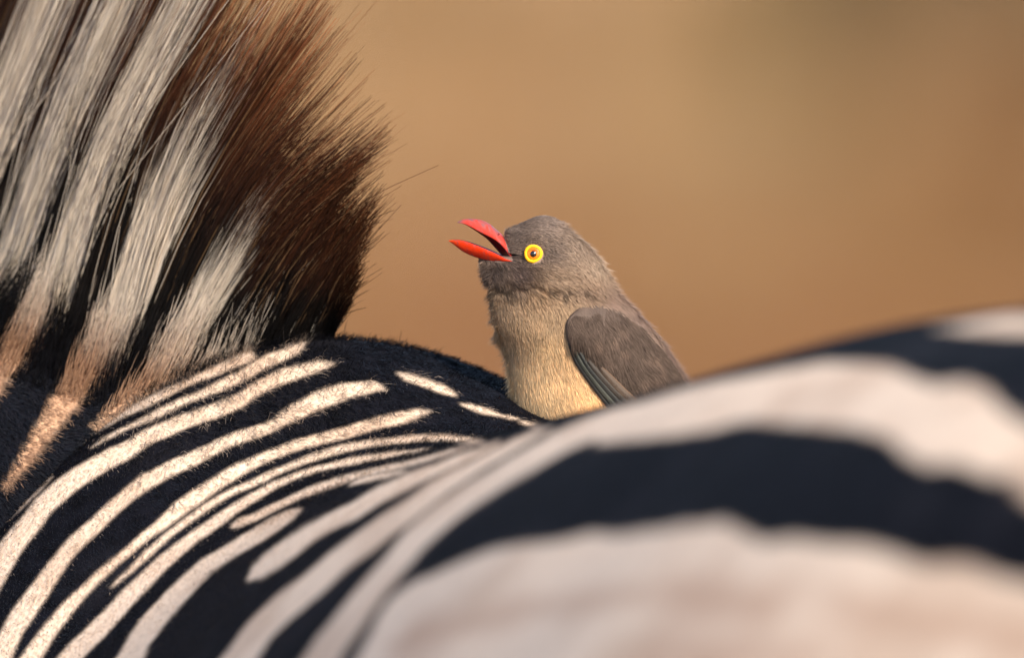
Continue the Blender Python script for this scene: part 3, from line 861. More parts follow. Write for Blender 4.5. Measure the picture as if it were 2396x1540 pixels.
def fringe(n):
    """the short foot of the mane growing out of the neck, in the colours of the neck stripes"""
    s = rng.uniform(narc[1] * 0.9, narc[9], n); ph = -np.radians(rng.uniform(2, 62, n))
    P0 = neck(s, ph)
    u, v = PX(P0)
    tt = np.arange(len(GU), dtype=float)
    t = np.interp(-u, -GU, tt)
    g = spline(tt, G3.reshape(len(GU), -1), t).reshape(n, 5, 3)
    d0 = unit(g[:, 1] - g[:, 0])
    crest_v = np.interp(-u, -np.array([c[0] for c in NECK]), np.array([c[1] for c in NECK]))
    below = v - crest_v                                   # trace units below the mane line
    lim = np.interp(u, [250, 420, 560, 700, 790], [140, 95, 30, 12, 4])
    L = np.interp(below / lim * 140, [-20, 15, 60, 130], [0.034, 0.022, 0.010, 0.004]) * rng.uniform(0.6, 1.3, n) * np.interp(u, [420, 600, 760], [1, 0.8, 0.35])
    out_ = np.array([-0.45, -0.85, 0.15])
    cl = np.stack([noise3(P0 * 150), noise3(P0 * 150 + 9), noise3(P0 * 150 + 19)], -1)
    d0 = unit(d0 + 0.16 * out_ + 0.12 * cl + rng.normal(0, 0.09, (n, 3)))
    d1 = unit(unit(g[:, 1] - g[:, 0]) * 1.1 - 0.05 * out_ + 0.16 * cl + rng.normal(0, 0.10, (n, 3)))
    P = np.stack([P0 - out_ * 0.0006, P0 + L[:, None] * 0.33 * d0, P0 + L[:, None] * (0.33 * d0 + 0.33 * (d0 + d1) / 2), P0 + L[:, None] * (0.33 * d0 + 0.33 * (d0 + d1) / 2 + 0.34 * d1)], 1)
    f = white_fac(P0, NECK_STRIPES, [], 2.0, rng.normal(0, 4, n))
    f = np.where((u > 500) & (rng.uniform(size=n) < 0.6), 0, f)
    c0 = coat_colour(P0, f); c0 = np.where(f[:, None] > 0.3, c0 * np.array([0.80, 0.66, 0.56]), c0)  # mane foot starts from the tan, shade-darkened neck colour
    c1 = np.array([0.010, 0.009, 0.010]) * (1 - f[:, None]) + f[:, None] * np.array([0.90, 0.82, 0.73])
    w = sm(75, 5, below)[:, None]
    k = rng.uniform(0.8, 1.1, (n, 1))
    C = np.stack([(c0 * (1 - w * q) + c1 * w * q) * k for q in (0.55, 0.8, 1.0, 1.0)], 1)
    R = np.array([1, 0.9, 0.7, 0.15])[None] * rng.uniform(0.00009, 0.00018, (n, 1))
    ok = (u > -150) & (u < 780) & (below < lim)
    return P[ok], R[ok], C[ok]


fp, fr, fc = fringe(26000)
# bring the four-point hairs to the eight points of the long ones
q8 = np.linspace(0, 3, 8); i8 = np.minimum(q8.astype(int), 2); w8 = (q8 - i8)
fp = fp[:, i8] * (1 - w8)[None, :, None] + fp[:, i8 + 1] * w8[None, :, None]
fc = fc[:, i8] * (1 - w8)[None, :, None] + fc[:, i8 + 1] * w8[None, :, None]
fr = fr[:, i8] * (1 - w8)[None] + fr[:, i8 + 1] * w8[None]
mp = np.concatenate([mp, fp]); mr_ = np.concatenate([mr_, fr]); mc = np.concatenate([mc, fc])
mane_m = tint_mat('mane_hair', rough=0.45, spec=0.45, translucent=0.5)
mo = strands('mane', mp, mr_, mc, mane_m, None)
keep(mo, zebra)

# ------------------------------------------------------------------ oxpecker
BIRD_Y = 0.024
KB = 0.36 * K


def B(x, y):
    """traced bird position -> view trace position"""
    return 1001 + 0.36 * np.asarray(x, float), 462 + 0.36 * np.asarray(y, float)


def B3(x, y, d):
    """traced bird position and distance d (metres, towards the lens) from its mid plane"""
    u, v = B(x, y)
    p = U(u, v, np.full(np.shape(u), BIRD_Y))
    p = p.copy(); p[..., 1] -= np.asarray(d, float)
    return p


SL = np.array([  # y, left, right of the outline
    (115.4, 752, 755), (116.5, 740, 768), (121, 714, 792), (130, 684, 816), (140, 660, 834), (152, 634, 852), (165, 606, 869), (190, 556, 900), (215, 504, 930), (250, 497, 977), (300, 508, 1040),
    (350, 524, 1085), (376, 530, 1104), (381, 440, 1108), (387, 350, 1112), (400, 333, 1119), (434, 334, 1139), (470, 345, 1160), (530, 368, 1185), (590, 398, 1215),
    (640, 405, 1262), (680, 406, 1300), (780, 415, 1398), (870, 438, 1476), (940, 476, 1530), (1020, 508, 1582), (1150, 524, 1655), (1250, 534, 1700),
    (1380, 548, 1740), (1440, 572, 1750), (1490, 640, 1740), (1525, 740, 1690), (1550, 880, 1600), (1560, 1100, 1400)], float)


def bird_sec(y):
    S = spline(SL[:, 0], SL[:, 1:], y)
    c = (S[..., 0] + S[..., 1]) / 2; a = (S[..., 1] - S[..., 0]) / 2
    ratio = np.interp(y, [118, 300, 430, 520, 600, 700, 900, 1500], [0.74, 0.74, 0.70, 0.66, 0.66, 0.74, 0.78, 0.72])
    return c, a, ratio


def bird_depth(x, y):
    S = spline(SL[:, 0], SL[:, 1:], y)
    Ls = np.where((y > 215) & (y < 434), np.interp(y, [215, 250, 300, 350, 404, 434], [500, 480, 445, 400, 348, 336]), S[..., 0])
    c = (Ls + S[..., 1]) / 2; a = (S[..., 1] - Ls) / 2
    r = bird_sec(y)[2]
    q = np.clip((x - c) / a, -1, 1)
    front = 1 - (0.44 + 0.20 * sm(520, 430, y) * sm(360, 390, y)) * np.maximum(-q, 0) ** 1.2 * (1 - 0.5 * sm(520, 800, y))
    d = a * r * KB * np.maximum(1 - np.abs(q) ** 2.15, 0) ** 0.5 * front
    # ruffled collar and a soft breast
    yy_ = y - 14 * np.sin(x / 60.0) - 9 * np.sin(x / 23.0) - 0.05 * (x - 700)
    crease = (np.exp(-((yy_ - 585) / 18) ** 2) * 0.0007 + np.exp(-((yy_ - 630) / 16) ** 2) * 0.0005) * sm(1250, 1000, x)
    return np.maximum(d - crease * (d > 0.002), 0)


oxpecker = empty('oxpecker', B3(1000, 1560, 0.0), 'grey-brown oxpecker with open red bill and yellow-ringed eye, perched on zebra back', 'bird')
by = np.concatenate([np.linspace(115.4, 124, 9)[:-1], np.linspace(124, 440, 110)[:-1], np.linspace(440, 1560, 190)])
ba = np.linspace(0, 2 * math.pi, 120, endpoint=False)
BY, BA = np.meshgrid(by, ba, indexing='ij')
c_, a_, _r = bird_sec(BY)
q_ = np.cos(BA)
BX = c_ + a_ * q_
BD = bird_depth(BX, BY) * np.sign(np.sin(BA))
BV = B3(BX, BY, BD)


def srgb(c):
    c = np.asarray(c, float) / 255
    return np.where(c <= 0.04045, c / 12.92, ((c + 0.055) / 1.055) ** 2.4)


PL = [(760, 150, 138, 120, 106), (560, 230, 118, 102, 90), (600, 480, 112, 93, 84), (420, 470, 104, 88, 78), (800, 350, 112, 96, 84), (1000, 330, 150, 130, 110),
      (1090, 440, 158, 138, 116), (850, 520, 140, 118, 96), (1050, 580, 140, 116, 94), (700, 640, 158, 130, 98), (450, 700, 158, 132, 102), (700, 800, 174, 146, 110),
      (470, 850, 160, 134, 102), (560, 960, 178, 150, 114), (760, 960, 196, 168, 124), (600, 1150, 206, 178, 134), (760, 1200, 226, 198, 150), (1000, 1200, 236, 202, 148),
      (1100, 1300, 238, 200, 140), (600, 1400, 200, 174, 132), (1200, 680, 136, 113, 97), (1350, 780, 136, 114, 100), (1550, 1000, 132, 110, 96), (1300, 950, 118, 98, 86),
      (900, 1000, 200, 168, 122), (850, 760, 160, 134, 102), (1660, 1150, 130, 108, 94)]
PLa = np.array(PL, float)
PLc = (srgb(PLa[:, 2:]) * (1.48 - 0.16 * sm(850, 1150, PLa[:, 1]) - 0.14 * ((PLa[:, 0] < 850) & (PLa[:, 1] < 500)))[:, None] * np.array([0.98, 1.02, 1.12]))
PLc = PLc + 0.12 * (PLc.mean(1, keepdims=True) - PLc)
PLc = PLc * np.minimum(1, 0.88 / PLc.max(1, keepdims=True))


def plume_col(x, y):
    x = np.asarray(x, float); y = np.asarray(y, float)
    num = np.zeros(x.shape + (3,)); den = np.zeros(x.shape)
    for (px, py), c in zip(PLa[:, :2], PLc):
        w = 1 / (((x - px) ** 2 + (y - py) ** 2) + 1600) ** 1.35
        num += w[..., None] * c; den += w
    return num / den[..., None]


FL = np.array([(520, 250, .7, -.7), (650, 150, .95, -.3), (800, 150, .9, .4), (1000, 330, .6, .8), (1100, 450, .55, .84), (850, 350, .95, .3), (600, 300, .9, -.4),
               (900, 500, .9, .45), (650, 480, .8, .6), (500, 500, .5, .85), (380, 480, .2, 1), (450, 600, .1, 1), (700, 600, .5, .85), (1000, 560, .8, .6),
               (1200, 650, .75, .66), (500, 800, .1, 1), (800, 800, .1, 1), (600, 1100, .05, 1), (1000, 1200, .3, .95), (1400, 900, .58, .81), (1600, 1100, .5, .86)], float)


def flow(x, y):
    num = np.zeros(x.shape + (2,)); den = np.zeros(x.shape)
    for px, py, dx, dy in FL:
        w = 1 / (((x - px) ** 2 + (y - py) ** 2) + 2000) ** 1.5
        num += w[..., None] * np.array([dx, dy]); den += w
    return unit(num / den[..., None])


bird_m = tint_mat('bird_skin_plumage', rough=0.85, spec=0.1, noise=(2200, 0.12), bump=0.1)
bb = mesh_obj('body', BV, grid_faces(*BX.shape, wrap=True), bird_m, None, plume_col(BX, BY).reshape(-1, 3) * 0.9)
keep(bb, oxpecker)

# wing ---------------------------------------------------------------
E1 = np.array([(925, 745), (900, 790), (893, 850), (905, 920), (945, 1010), (1010, 1105), (1080, 1195), (1150, 1285), (1240, 1390), (1360, 1500), (1500, 1580)], float)
E2 = np.array([(935, 735), (985, 700), (1060, 688), (1150, 692), (1250, 730), (1350, 800), (1440, 885), (1530, 990), (1610, 1095), (1690, 1225), (1760, 1400)], float)


def wing_pt(i, j, lift=0.0):
    """i along the wing 0..1, j across from the lower edge to the back 0..1"""
    t = np.linspace(0, 1, len(E1))
    p = spline(t, E1, i) * (1 - j)[..., None] + spline(t, E2, i) * j[..., None]
    base = bird_depth(p[..., 0], np.clip(p[..., 1], 117, 1555))
    prof = 0.0017 + 0.0012 * np.sin(np.clip(j, 0, 1) * math.pi * 0.85 + 0.25)
    prof = prof * np.clip(1 - 0.75 * j ** 3, 0, 1) * sm(-0.04, 0.10, i)
    edge = 0.0012 * (1 - sm(0, 0.10, j))
    return p[..., 0], p[..., 1], base + prof - edge + lift


wi, wj = np.meshgrid(np.linspace(0, 1, 90), np.linspace(0, 1, 50), indexing='ij')
x_, y_, d_ = wing_pt(wi, wj)
top = B3(x_, y_, d_)
xb, yb, db = wing_pt(wi, 0.02 + 0.96 * wj)
bot = B3(xb, yb, db - 0.0014)
nw = wi.size
rim = []
A, Bn = wi.shape
idx = np.arange(nw).reshape(A, Bn)
loop = np.concatenate([idx[0, :], idx[1:, -1], idx[-1, -2::-1], idx[-2:0:-1, 0]])
l2 = np.roll(loop, -1)
rim = np.stack([loop, l2, l2 + nw, loop + nw], -1)
WT = np.array([0.140, 0.102, 0.083])


def wing_col(x, y):
    n = noise3(np.stack([x / 60, y / 60, x * 0], -1))[..., None]
    c = WT * (1 + 0.22 * n)
    grad = sm(700, 1250, y)[..., None]
    return 0.78 * c * (1 - 0.12 * grad) + 0.02 * sm(0.2, 0.8, n) * np.array([0.9, 0.5, 0.3])


wing_m = tint_mat('wing_feather', rough=0.6, spec=0.25, noise=(1800, 0.12), bump=0.35)
wing = mesh_obj('wing', np.concatenate([top.reshape(-1, 3), bot.reshape(-1, 3)]),
                np.concatenate([grid_faces(A, Bn), grid_faces(A, Bn, off=nw)[:, ::-1], rim[:, ::-1]]), wing_m, None,
                np.concatenate([wing_col(x_, y_).reshape(-1, 3)] * 2))
keep(wing, oxpecker)


def feather(name, cx, cy, width, d0, colr, edge_c, parent, tilt=0.0):
    """a vaned feather along traced points; d0 = height above the wing surface"""
    t = np.linspace(0, 1, len(cx)); ti = np.linspace(0, 1, 26)
    X = spline(t, np.array(cx, float), ti); Y = spline(t, np.array(cy, float), ti)
    T = unit(np.stack([np.gradient(X), np.gradient(Y)], -1)); Nn = np.stack([-T[:, 1], T[:, 0]], -1)
    wv = width * np.sin(np.clip(ti * 0.93 + 0.05, 0, 1) * math.pi) ** 0.35 / 2
    rows = []; cols_ = []
    for k, s in enumerate(np.linspace(-1, 1, 7)):
        x = X + Nn[:, 0] * s * wv; y = Y + Nn[:, 1] * s * wv
        inside = bird_depth(x, np.clip(y, 117, 1555))
        d = inside + d0 + tilt * (ti - 0.5) + 0.0005 * (1 - s * s) + (0.00015 if k == 3 else 0)
        rows.append(B3(x, y, d))
        cc = np.array(edge_c if abs(s) > 0.95 else colr)
        cols_.append(np.tile(cc * (0.75 if k == 3 else 1), (26, 1)))
    V = np.stack(rows, 1); C = np.stack(cols_, 1)
    n = V.shape[0] * 7
    V2 = V.copy(); V2[..., 1] += 0.00025
    ii = np.arange(n).reshape(26, 7)
    lp = np.concatenate([ii[0, :], ii[1:, -1], ii[-1, -2::-1], ii[-2:0:-1, 0]]); l2_ = np.roll(lp, -1)
    o = mesh_obj(name, np.concatenate([V.reshape(-1, 3), V2.reshape(-1, 3)]),
                 np.concatenate([grid_faces(26, 7), grid_faces(26, 7, off=n)[:, ::-1], np.stack([lp, l2_, l2_ + n, lp + n], -1)[:, ::-1]]), wing_m, None,
                 np.concatenate([C.reshape(-1, 3)] * 2))
    o.parent = parent
    return o


SLATE = (0.030, 0.032, 0.033); PALE = (0.11, 0.10, 0.085)
FEATH = [
    ([915, 960, 1035, 1110, 1200, 1330], [925, 1040, 1150, 1250, 1362, 1500], 34, 0.0012, (0.020, 0.021, 0.022), (0.06, 0.055, 0.05)),
    ([945, 1000, 1075, 1150, 1240, 1370], [950, 1055, 1155, 1250, 1355, 1490], 42, 0.0019, (0.060, 0.066, 0.058), (0.08, 0.085, 0.075)),
    ([985, 1045, 1120, 1195, 1285, 1410], [985, 1080, 1170, 1255, 1350, 1475], 44, 0.0024, (0.034, 0.036, 0.036), (0.06, 0.06, 0.055)),
    ([1040, 1100, 1170, 1245, 1335, 1450], [1040, 1110, 1185, 1260, 1345, 1465], 48, 0.0028, (0.050, 0.043, 0.038), (0.08, 0.065, 0.055)),
    ([1120, 1180, 1245, 1315, 1400, 1500], [1085, 1150, 1220, 1285, 1360, 1465], 56, 0.0031, (0.085, 0.062, 0.048), (0.15, 0.09, 0.055)),
]
for fx, fy, fw_, fd, c1, c2 in FEATH:
    fo = feather('flight_feather', fx, fy, fw_, fd, c1, c2, wing)

# tail ---------------------------------------------------------------
tail = empty('tail', (0, 0, 0))
tail.parent = oxpecker
for k in range(6):
    t = (k - 2.5) / 2.5
    xs = np.array([1560, 1800, 2100, 2400 - 30 * abs(t)]); ys = np.array([1330, 1480, 1640, 1800 + 25 * t])
    ti = np.linspace(0, 1, 12)
    X = spline(np.linspace(0, 1, 4), xs, ti); Y = spline(np.linspace(0, 1, 4), ys, ti)
    wv = 0.004 * np.interp(ti, [0, 0.3, 0.85, 1], [0.6, 1, 0.9, 0.1])
    cen = B3(X, Y, -0.002 + t * (0.002 + 0.009 * ti)); cen[:, 2] += 0.0004 * k
    V = np.concatenate([np.stack([cen + np.array([0, 1, 0]) * (s * wv)[:, None] + np.array([0, 0, h]) for s in (-1, 0, 1)], 1).reshape(-1, 3) for h in (0, -0.0003)])
    ii = np.arange(36).reshape(12, 3)
    lp = np.concatenate([ii[0, :], ii[1:, -1], ii[-1, -2::-1], ii[-2:0:-1, 0]]); l2_ = np.roll(lp, -1)
    fo = mesh_obj('tail_feather', V, np.concatenate([grid_faces(12, 3), grid_faces(12, 3, off=36)[:, ::-1], np.stack([lp, l2_, l2_ + 36, lp + 36], -1)[:, ::-1]]), wing_m, None,
                  np.tile(np.array([0.075, 0.055, 0.045]), (72, 1)))
    fo.parent = tail
tail.location = -Vector(oxpecker.location)
wing_off = None

# bill ---------------------------------------------------------------
def H(x, y):
    """head close-up trace -> bird trace"""
    u = (x / 4.608 + 1340) * 0.77; v = (y / 4.608 + 640) * 0.77
    return (u - 1001) / 0.36, (v - 462) / 0.36


def loft_secs(secs):
    V = []
    for ring in secs:
        V.append(ring)
    return np.array(V)


UP = [((222, 163), (230, 172), (230, 172), 0.02), ((300, 124), (322, 186), (324, 192), 0.5), ((420, 112), (440, 240), (434, 254), 1.3), ((560, 130), (572, 312), (542, 326), 2.1),
      ((680, 186), (684, 362), (642, 398), 2.8), ((765, 258), (790, 425), (736, 498), 3.5), ((850, 330), (880, 512), (822, 594), 4.2), ((930, 430), (952, 610), (890, 656), 5.3),
      ((985, 590), (1018, 688), (985, 708), 6.6)]
LO = [((102, 418), (106, 426), 0.02), ((200, 408), (186, 486), 0.9), ((330, 426), (298, 572), 1.9), ((470, 470), (436, 640), 2.9), ((600, 520), (572, 684), 3.6),
      ((720, 570), (688, 738), 4.2), ((830, 622), (796, 768), 5.0), ((900, 658), (856, 762), 5.7), ((1012, 694), (1000, 716), 6.7)]


def P3(pt, w):
    w = w * 1.18
    x, y = H(*pt)
    return B3(np.array(x), np.array(y), w * 0.001)


def dense_secs(rows, n):
    r = np.array(rows)                      # stations, ring, 3
    t = np.linspace(0, 1, len(r))
    return spline(t, r.reshape(len(r), -1), np.linspace(0, 1, n)).reshape(n, -1, 3)


RED = np.array([0.60, 0.030, 0.008]); DKRED = np.array([0.045, 0.003, 0.004]); GREYB = np.array([0.16, 0.11, 0.12]); ORG = np.array([0.72, 0.07, 0.012])
rows = []
for C_, T_, Q_, w in UP:
    c = np.array(C_, float); t = np.array(T_, float); q = np.array(Q_, float)
    ring = [P3(c, 0)]
    for f_, wf in ((0.12, 0.38), (0.35, 0.68), (0.65, 0.90), (0.9, 0.99)):
        ring.append(P3(c + (t - c) * f_, w * wf))
    ring.append(P3(t, w)); ring.append(P3(t + (q - t) * 0.06, w * 0.93)); ring.append(P3(t + (q - t) * 0.55, w * 0.75)); ring.append(P3(q, w * 0.3))
    ring += [P3(q, -w * 0.3), P3(t, -w), P3(c + (t - c) * 0.65, -w * 0.9), P3(c + (t - c) * 0.35, -w * 0.68), P3(c + (t - c) * 0.12, -w * 0.38)]
    rows.append(ring)
UB = dense_secs(rows, 48)
n_, k_ = UB.shape[:2]
rc = np.tile(np.array([1.0, 0.9, 0.42, 0.08, 0, 0, 0, 0, 0, 0, 0, 0.05, 0.2, 0.75]), (n_, 1))
cu = np.linspace(0, 1, n_)[:, None]
grey = rc * (0.5 + 0.5 * noise3(UB * 1800)) + np.exp(-((cu - 0.02) / 0.10) ** 2) * 0.8 + (0.35 * np.exp(-((cu - 0.62) / 0.05) ** 2) * (rc > 0.1))
grey = grey + 0.7 * sm(0.35, 0.75, noise3(UB * 1400 + 9)) + 0.5 * sm(0.0, 0.6, noise3(UB * 2600)) * (np.abs(np.arange(k_) - 5) < 1)[None]
UC = RED * (1 - np.clip(grey, 0, 1))[..., None] + GREYB * np.clip(grey, 0, 1)[..., None]
pinkish = np.array([0.55, 0.07, 0.055])
UC = UC * 0.75 + 0.25 * pinkish * (1 - np.clip(grey, 0, 1))[..., None] + 0.25 * GREYB * np.clip(grey, 0, 1)[..., None]
for k in (6, 7, 8, 9):
    UC[:, k] = DKRED + (np.array([0.55, 0.08, 0.01]) - DKRED) * (1 - sm(0.25, 0.45, cu)) * (k > 7)
bill_m = tint_mat('red_bill_horn', rough=0.34, spec=0.5, noise=(1500, 0.10), bump=0.15, translucent=0.12)
ub = mesh_obj('upper_bill', UB, np.concatenate([grid_faces(n_, k_, wrap=True)]), bill_m, None, UC.reshape(-1, 3))
keep(ub, oxpecker)
# nostril
nx, ny = H(812, 315)
th = np.linspace(0, 2 * math.pi, 14, endpoint=False)
ring0 = B3(nx + 5.5 * np.cos(th), ny + 7 * np.sin(th), np.full(14, 0.0032)); ring1 = B3(nx + 2.5 * np.cos(th), ny + 3.5 * np.sin(th), np.full(14, 0.0036)); ring2 = B3(nx + 1 * np.cos(th), ny + 1.5 * np.sin(th), np.full(14, 0.0026))
no = mesh_obj('nostril', np.stack([ring0, ring1, ring2], 0), grid_faces(3, 14, wrap=True), bill_m, None, np.concatenate([np.tile(c, (14, 1)) for c in ((0.30, 0.06, 0.04), (0.34, 0.08, 0.05), (0.03, 0.01, 0.01))]))
no.parent = ub

rows = []
for T_, K_, w in LO:
    t = np.array(T_, float); kk = np.array(K_, float)
    ring = [P3(t, w), P3(t + (kk - t) * 0.08, w * 1.03), P3(t + (kk - t) * 0.35, w * 0.95), P3(t + (kk - t) * 0.7, w * 0.72), P3(t + (kk - t) * 0.93, w * 0.35), P3(kk, 0)]
    ring += [P3(t + (kk - t) * 0.93, -w * 0.35), P3(t + (kk - t) * 0.7, -w * 0.72), P3(t + (kk - t) * 0.35, -w * 0.95), P3(t, -w), P3(t + (kk - t) * 0.12, -w * 0.75), P3(t + (kk - t) * 0.2, 0), P3(t + (kk - t) * 0.12, w * 0.75)]
    rows.append(ring)
LB = dense_secs(rows, 44)
n_, k_ = LB.shape[:2]
cu = np.linspace(0, 1, n_)[:, None]
keel = np.array([0.1, 0.05, 0, 0.0, 0.35, 0.7, 0.35, 0, 0, 0, 0, 0, 0])[None]
grey = keel * np.exp(-((cu - 0.25) / 0.22) ** 2) + 0.55 * sm(0.5, 0.8, noise3(LB * 1500 + 4)) + 0.5 * np.exp(-((cu - 0.12) / 0.03) ** 2) * (np.arange(k_)[None] < 2)
grey = np.clip(grey, 0, 1)[..., None]
LC = (RED * np.array([1.3, 1.2, 0.35])) + (ORG - RED) * (np.exp(-(cu / 0.14) ** 2))[..., None]
LC = LC * (1 - grey) + GREYB * 0.8 * grey
for k in (10, 11, 12):
    LC[:, k] = DKRED * 1.6
lb = mesh_obj('lower_bill', LB, grid_faces(n_, k_, wrap=True), bill_m, None, LC.reshape(-1, 3))
keep(lb, oxpecker)

# eye ----------------------------------------------------------------
ex, ey = H(1290, 578)
eye_d = float(bird_depth(np.array(ex), np.array(ey)))
ec = B3(np.array(ex), np.array(ey), eye_d + 0.0007)
nrm = unit(np.array([-0.10, -1.0, 0.10]))
e1 = unit(np.cross(nrm, np.array([0, 0, 1.0]))); e2 = np.cross(e1, nrm)
if e1[0] < 0:
    e1 = -e1
if e2[2] < 0:
    e2 = -e2


def disc(name, prof, mat, parent, cx=0.0, cz=0.0, n=44, wob=0.0, cols=None):
    th = np.linspace(0, 2 * math.pi, n, endpoint=False)
    V = []
    for r, h in prof:
        rr = r * (1 + wob * (0.6 * np.sin(th * 3 + 1) + 0.5 * np.sin(th * 11) + 0.5 * np.sin(th * 17 + 2)) * (r > prof[0][0] * 0.7))
        V.append(ec + ((cx + rr * np.cos(th))[:, None] * e1 + (cz + rr * np.sin(th))[:, None] * e2 + h * nrm) * 0.001)
    o = mesh_obj(name, np.array(V), grid_faces(len(prof), n, wrap=True), mat, None, cols)
    o.parent = parent
    return o


YEL = plain_mat('yellow_eyelid', (0.93, 0.54, 0.006), 0.5, 0.3, 3000, 0.15, (0.90, 0.42, 0.005), bump=0.3)
IRI = plain_mat('orange_iris', (0.82, 0.13, 0.004), 0.25, 0.5, 2500, 0.3, (0.88, 0.25, 0.005), coat=0.3)
PUP = plain_mat('black_pupil', (0.004, 0.003, 0.003), 0.16, 0.8, 100, 0.1, coat=1.0)
eye = disc('eye', [(2.62, -0.9), (2.66, 0.05), (2.55, 0.32), (2.30, 0.46), (2.0, 0.50), (1.86, 0.40), (1.80, 0.20)], YEL, None, wob=0.026)
keep(eye, oxpecker)
ir = disc('iris', [(1.98, 0.22), (1.55, 0.36), (1.1, 0.46), (0.7, 0.52), (0.3, 0.54), (0.01, 0.545)], IRI, eye, cz=-0.05)
pu = disc('pupil', [(0.95, 0.48), (0.93, 0.62), (0.75, 0.80), (0.42, 0.92), (0.01, 0.97)], PUP, eye, cx=0.06, cz=-0.08)
lid_m = plain_mat('orange_lid_fold', (0.70, 0.20, 0.01), 0.5, 0.3, 3000, 0.2)
th = np.linspace(math.radians(28), math.radians(152), 20)
arcp = np.stack([ec + 0.001 * ((1.72 * np.cos(t)) * e1 + (1.28 * np.sin(t) - 0.05) * e2 + 0.62 * nrm) for t in th])
lid = strands('eyelid_fold', arcp[None], np.full((1, 20), 0.00013) * np.sin(np.linspace(0.15, math.pi - 0.15, 20)), np.ones((1, 20, 3)), lid_m, eye, sides=6)
del lid['kind']

# plumage ------------------------------------------------------------
wing_poly = np.concatenate([E1, E2[::-1]])


def plumage(n):
    y = rng.uniform(116, 1540, n); c, a, _ = bird_sec(y)
    q = rng.uniform(-1, 1, n)
    q = np.sign(q) * (1 - (1 - np.abs(q)) ** 1.5)
    x = c + a * q
    keepm = rng.uniform(0, 1, n) < np.clip(a / 650, 0.25, 1)
    hx = ((x * 0.36 + 1001) / 0.77 - 1340) * 4.608; hy = ((y * 0.36 + 462) / 0.77 - 640) * 4.608
    eyeclear = np.hypot(hx - 1290, hy - 578) > 138
    bill = poly_dist(hx, hy, [(770, 250), (860, 330), (930, 440), (985, 590), (1030, 690), (960, 715), (900, 706), (840, 728), (780, 732), (500, 632), (300, 590), (300, 100)])
    sgn = np.where(rng.uniform(size=n) < 0.86, 1.0, -1.0)
    inw = (poly_dist(x, y, wing_poly) > 12) & (sgn > 0)
    ok = keepm & eyeclear & (bill < 24) & ~inw
    x, y, sgn, a = x[ok], y[ok], sgn[ok], a[ok]
    n = len(x)
    d = bird_depth(x, y)
    fl = flow(x, y)
    wob = np.stack([noise3(np.stack([x / 40, y / 40, x * 0], -1)), noise3(np.stack([x / 40, y / 40, x * 0 + 7], -1))], -1)
    rough = 0.13 + 0.4 * np.exp(-((y - 600) / 55) ** 2) + 0.45 * np.exp(-((np.hypot((x - 430), (y - 800)) / 90) ** 2))
    fl = unit(fl + wob * rough[:, None] + rng.normal(0, 0.13, (n, 2)))
    L = np.interp(y, [120, 400, 600, 900, 1500], [32, 42, 55, 70, 90]) * rng.uniform(0.7, 1.25, n)      # trace units
    eyd = np.hypot(x - H(1290, 578)[0], y - H(1290, 578)[1])
    L = L * (0.4 + 0.6 * sm(60, 200, eyd))
    pts = []
    lift = (0.0002 + 0.0006 * rng.uniform(0, 1, n) ** 1.5) * (1 + 0.9 * sm(880, 1000, x) * sm(560, 480, y)) * (1 + 1.3 * np.exp(-((y - 590) / 50) ** 2) + 0.8 * rough)
    for f_, lf in ((0, -0.2), (0.35, 0.6), (0.7, 0.95), (1.0, 1.0)):
        xx = x + fl[:, 0] * L * f_; yy = np.clip(y + fl[:, 1] * L * f_, 117, 1558)
        dd = bird_depth(xx, yy)
        dd = np.where(dd <= 0.0002, np.maximum(d * (1 - 0.7 * f_), 0), dd)
        pts.append(B3(xx, yy, sgn * (dd + lift * lf)))
    P = np.stack(pts, 1)
    cc = plume_col(x, y) * (1 + 0.24 * rng.normal(size=(n, 1)).clip(-2, 2)) * (1 + 0.08 * wob[:, :1])
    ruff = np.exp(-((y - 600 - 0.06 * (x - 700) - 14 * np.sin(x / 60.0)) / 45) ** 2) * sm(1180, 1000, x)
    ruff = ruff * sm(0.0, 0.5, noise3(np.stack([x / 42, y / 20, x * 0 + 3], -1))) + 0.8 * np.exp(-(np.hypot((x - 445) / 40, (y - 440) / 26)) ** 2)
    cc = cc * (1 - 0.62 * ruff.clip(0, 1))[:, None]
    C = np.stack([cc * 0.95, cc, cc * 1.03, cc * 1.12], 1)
    R = np.array([0.9, 1.0, 0.8, 0.2])[None] * rng.uniform(0.00005, 0.00009, (n, 1))
    rim = (d < 0.004) & (rng.uniform(size=n) < 0.35) & (y > 150)
    P[rim, 2] += (np.where(x[rim] > 700, 1, -1) * rng.uniform(0.0002, 0.0009, rim.sum()))[:, None] * np.array([[0.4, 1.0]]) @ np.array([[1, 0, 0], [0, 0, 0.35]])
    P[rim, 3] += (np.where(x[rim] > 700, 1, -1) * rng.uniform(0.0004, 0.0016, rim.sum()))[:, None] * np.array([[1.0, 0.4]]) @ np.array([[1, 0, 0], [0, 0, 0.35]])
    e_ = 2.0
    gx = (bird_depth(x + e_, y) - bird_depth(x - e_, y)) / (2 * e_ * KB); gyy = (bird_depth(x, y + e_) - bird_depth(x, y - e_)) / (2 * e_ * KB)
    Nn = unit(np.stack([-gx.clip(-4, 4), -sgn, gyy.clip(-4, 4)], -1))
    return P, R, C, unit(Nn + rng.normal(0, 0.16, (n, 3)))


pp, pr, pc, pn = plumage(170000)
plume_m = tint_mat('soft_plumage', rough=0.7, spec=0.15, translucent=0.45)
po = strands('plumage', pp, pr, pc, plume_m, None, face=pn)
keep(po, oxpecker)

